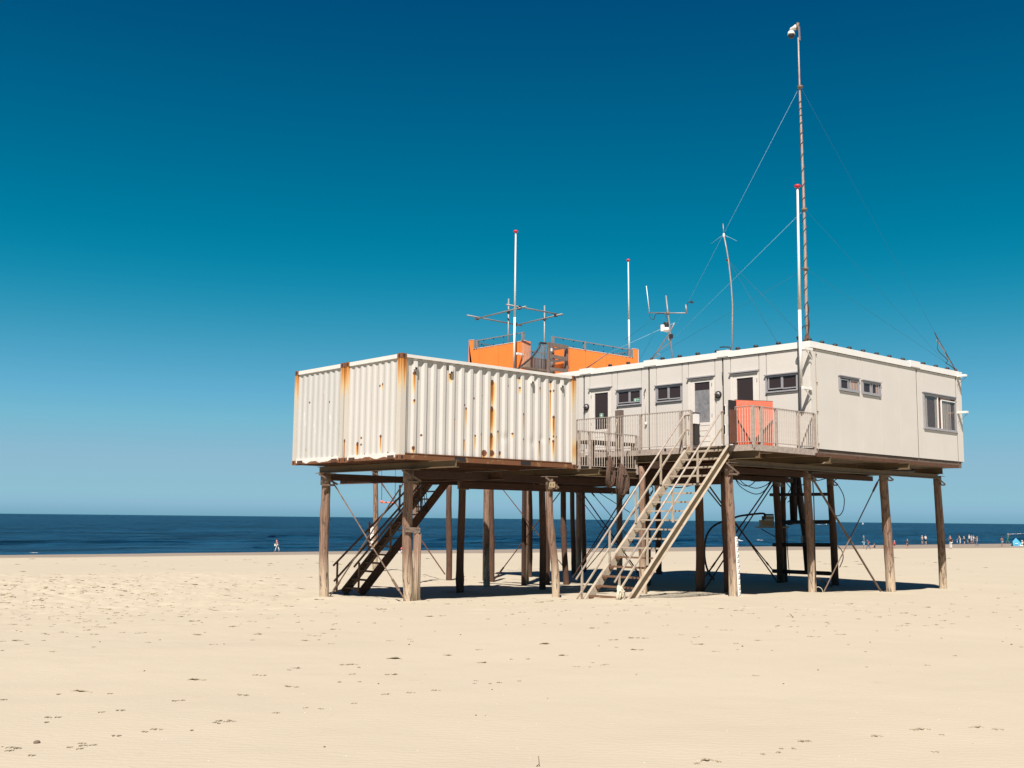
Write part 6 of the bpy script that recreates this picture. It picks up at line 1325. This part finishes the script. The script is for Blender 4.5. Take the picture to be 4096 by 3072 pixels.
marks += Z3([(1620,797,80),(1560,800,40),(1930,785,80),(2065,798,60),(905,870,50),(935,868,30),(760,935,25),(670,945,25),(345,983,80),(410,990,25),(1345,838,60),(1730,830,25),(1695,932,40),(828,190,30),(760,184,30),(1235,143,40),(1350,131,40),(1525,171,40),(1630,183,30),(1500,108,50),(1635,73,50),(1735,153,40),(290,293,60),(640,270,40),(960,248,30),(1000,248,20),(1140,235,40),(1805,361,18),(1790,55,30),(1420,122,20),(2040,104,30),(2195,90,30),(1050,163,30),(1690,178,30),(1880,130,20),(510,288,25),(280,1000,30),(780,912,20),(850,912,20)])
marks += Z4([(600,217,140),(425,238,25),(1450,131,110),(1325,283,55),(1278,287,28),(355,409,45),(420,408,40),(740,370,40),(880,357,60),(1785,243,80),(2145,181,100),(1935,98,50),(1880,95,40),(2180,44,60),(2130,58,25),(75,632,50),(130,637,40),(60,655,50),(850,545,60),(1060,515,40),(1150,497,70),(805,233,30),(15,278,40),(1610,435,40),(1690,432,30),(2030,375,50),(225,690,40),(340,445,20)])
for x, y, w in marks: ledge(x, y, w*1.05)
# many small flakes: dense on the trampled left patch, sparse elsewhere
for i in range(560):
    px = rnd.uniform(0, 1250)**1.0; py = 2290+abs(rnd.gauss(0, 1))*110+rnd.uniform(0, 60)
    if py > 2620 or (px > 700 and rnd.random() < .6) or (px > 1200): continue
    ledge(px, py, 7+rnd.random()**2.5*34, 0.55)
for i in range(170):
    px = rnd.uniform(1200, 4096); py = 2395+abs(rnd.gauss(0, 1))*75
    if px > 2700: py = 2400+abs(rnd.gauss(0, 1))*90+(4096-px)*0.02
    ledge(px, py, 6+rnd.random()**3*34, 0.7)
for i in range(260):
    px = rnd.uniform(0, 4096); py = rnd.uniform(2228, 2400)
    if 1300 < px < 3800 and py > 2320: continue
    ledge(px, py, 8+rnd.random()**2*26, 0.8)
# weed line running across the foreground
for i in range(60):
    f_ = rnd.random(); px = 200+f_*2500; py = 3010-f_*410+rnd.gauss(0, 9)
    if math.sin(f_*30)+rnd.random() < 0.6: continue
    ledge(px, py, rnd.uniform(8, 30), 0.35)
o = mb.build('sand_crust_flakes', 'sand', None); tag(o, 'broken flakes of dried sand crust strewn over the beach', None, None, 'stuff')
mb = MB()
for i in range(150):
    px = rnd.uniform(0, 4096); py = 2420+rnd.random()**1.3*640; c_ = hit(px, py); r = rnd.uniform(.002, .005); mb.ball(c_+U_*r*.3, r, 5, (1.6, 1.1, .5))
o = mb.build('shell_fragments', 'white', None); tag(o, 'tiny white shell fragments scattered on the sand', None, None, 'stuff')
mb = MB()
for px, py in [(1298, 2989), (1904, 2862), (2191, 2794), (1514, 2736), (1720, 2677), (4025, 2552), (3256, 2524), (2930, 2468), (146, 2973), (4046, 2579)]+[(rnd.uniform(0, 4096), 2400+rnd.random()*600) for i in range(22)]:
    c_ = hit(px, py); r = rnd.uniform(.003, .011) if py > 2600 else rnd.uniform(.006, .014); mb.ball(c_+U_*r*.4, r, 6, (1.4, 1.1, .7))
o = mb.build('dark_pebbles', 'brown_board', None); tag(o, 'dark pebbles and seaweed scraps on the sand', None, None, 'stuff')
def twig(label, pts, r=0.006, mat='brace'):
    P = [hit(*pts[0])]; dep = (P[0]-CAM).dot(CF)
    for q in pts[1:]: P.append(CAM+ray(*q)*dep)
    k = thing('twig', label, 'twig', tuple(P[0])); MB().tube(P, r, 5).build('stem', mat, k)
twig('bent dry twig sticking up at the bottom centre of the sand', [(2145, 3066), (2157, 3056), (2154, 3024)], 0.004)
twig('short dry stalk leaning on the sand right of the tide gauge', [(3174, 2471), (3160, 2455)], 0.008)
c_ = hit(147, 2973); k = thing('stone', 'smooth brown stone half sunk in the sand at lower left', 'stone', tuple(c_)); MB().ball(c_+U_*.008, 0.022, 10, (1.3, 1, .7)).build('stone', 'timber', k)
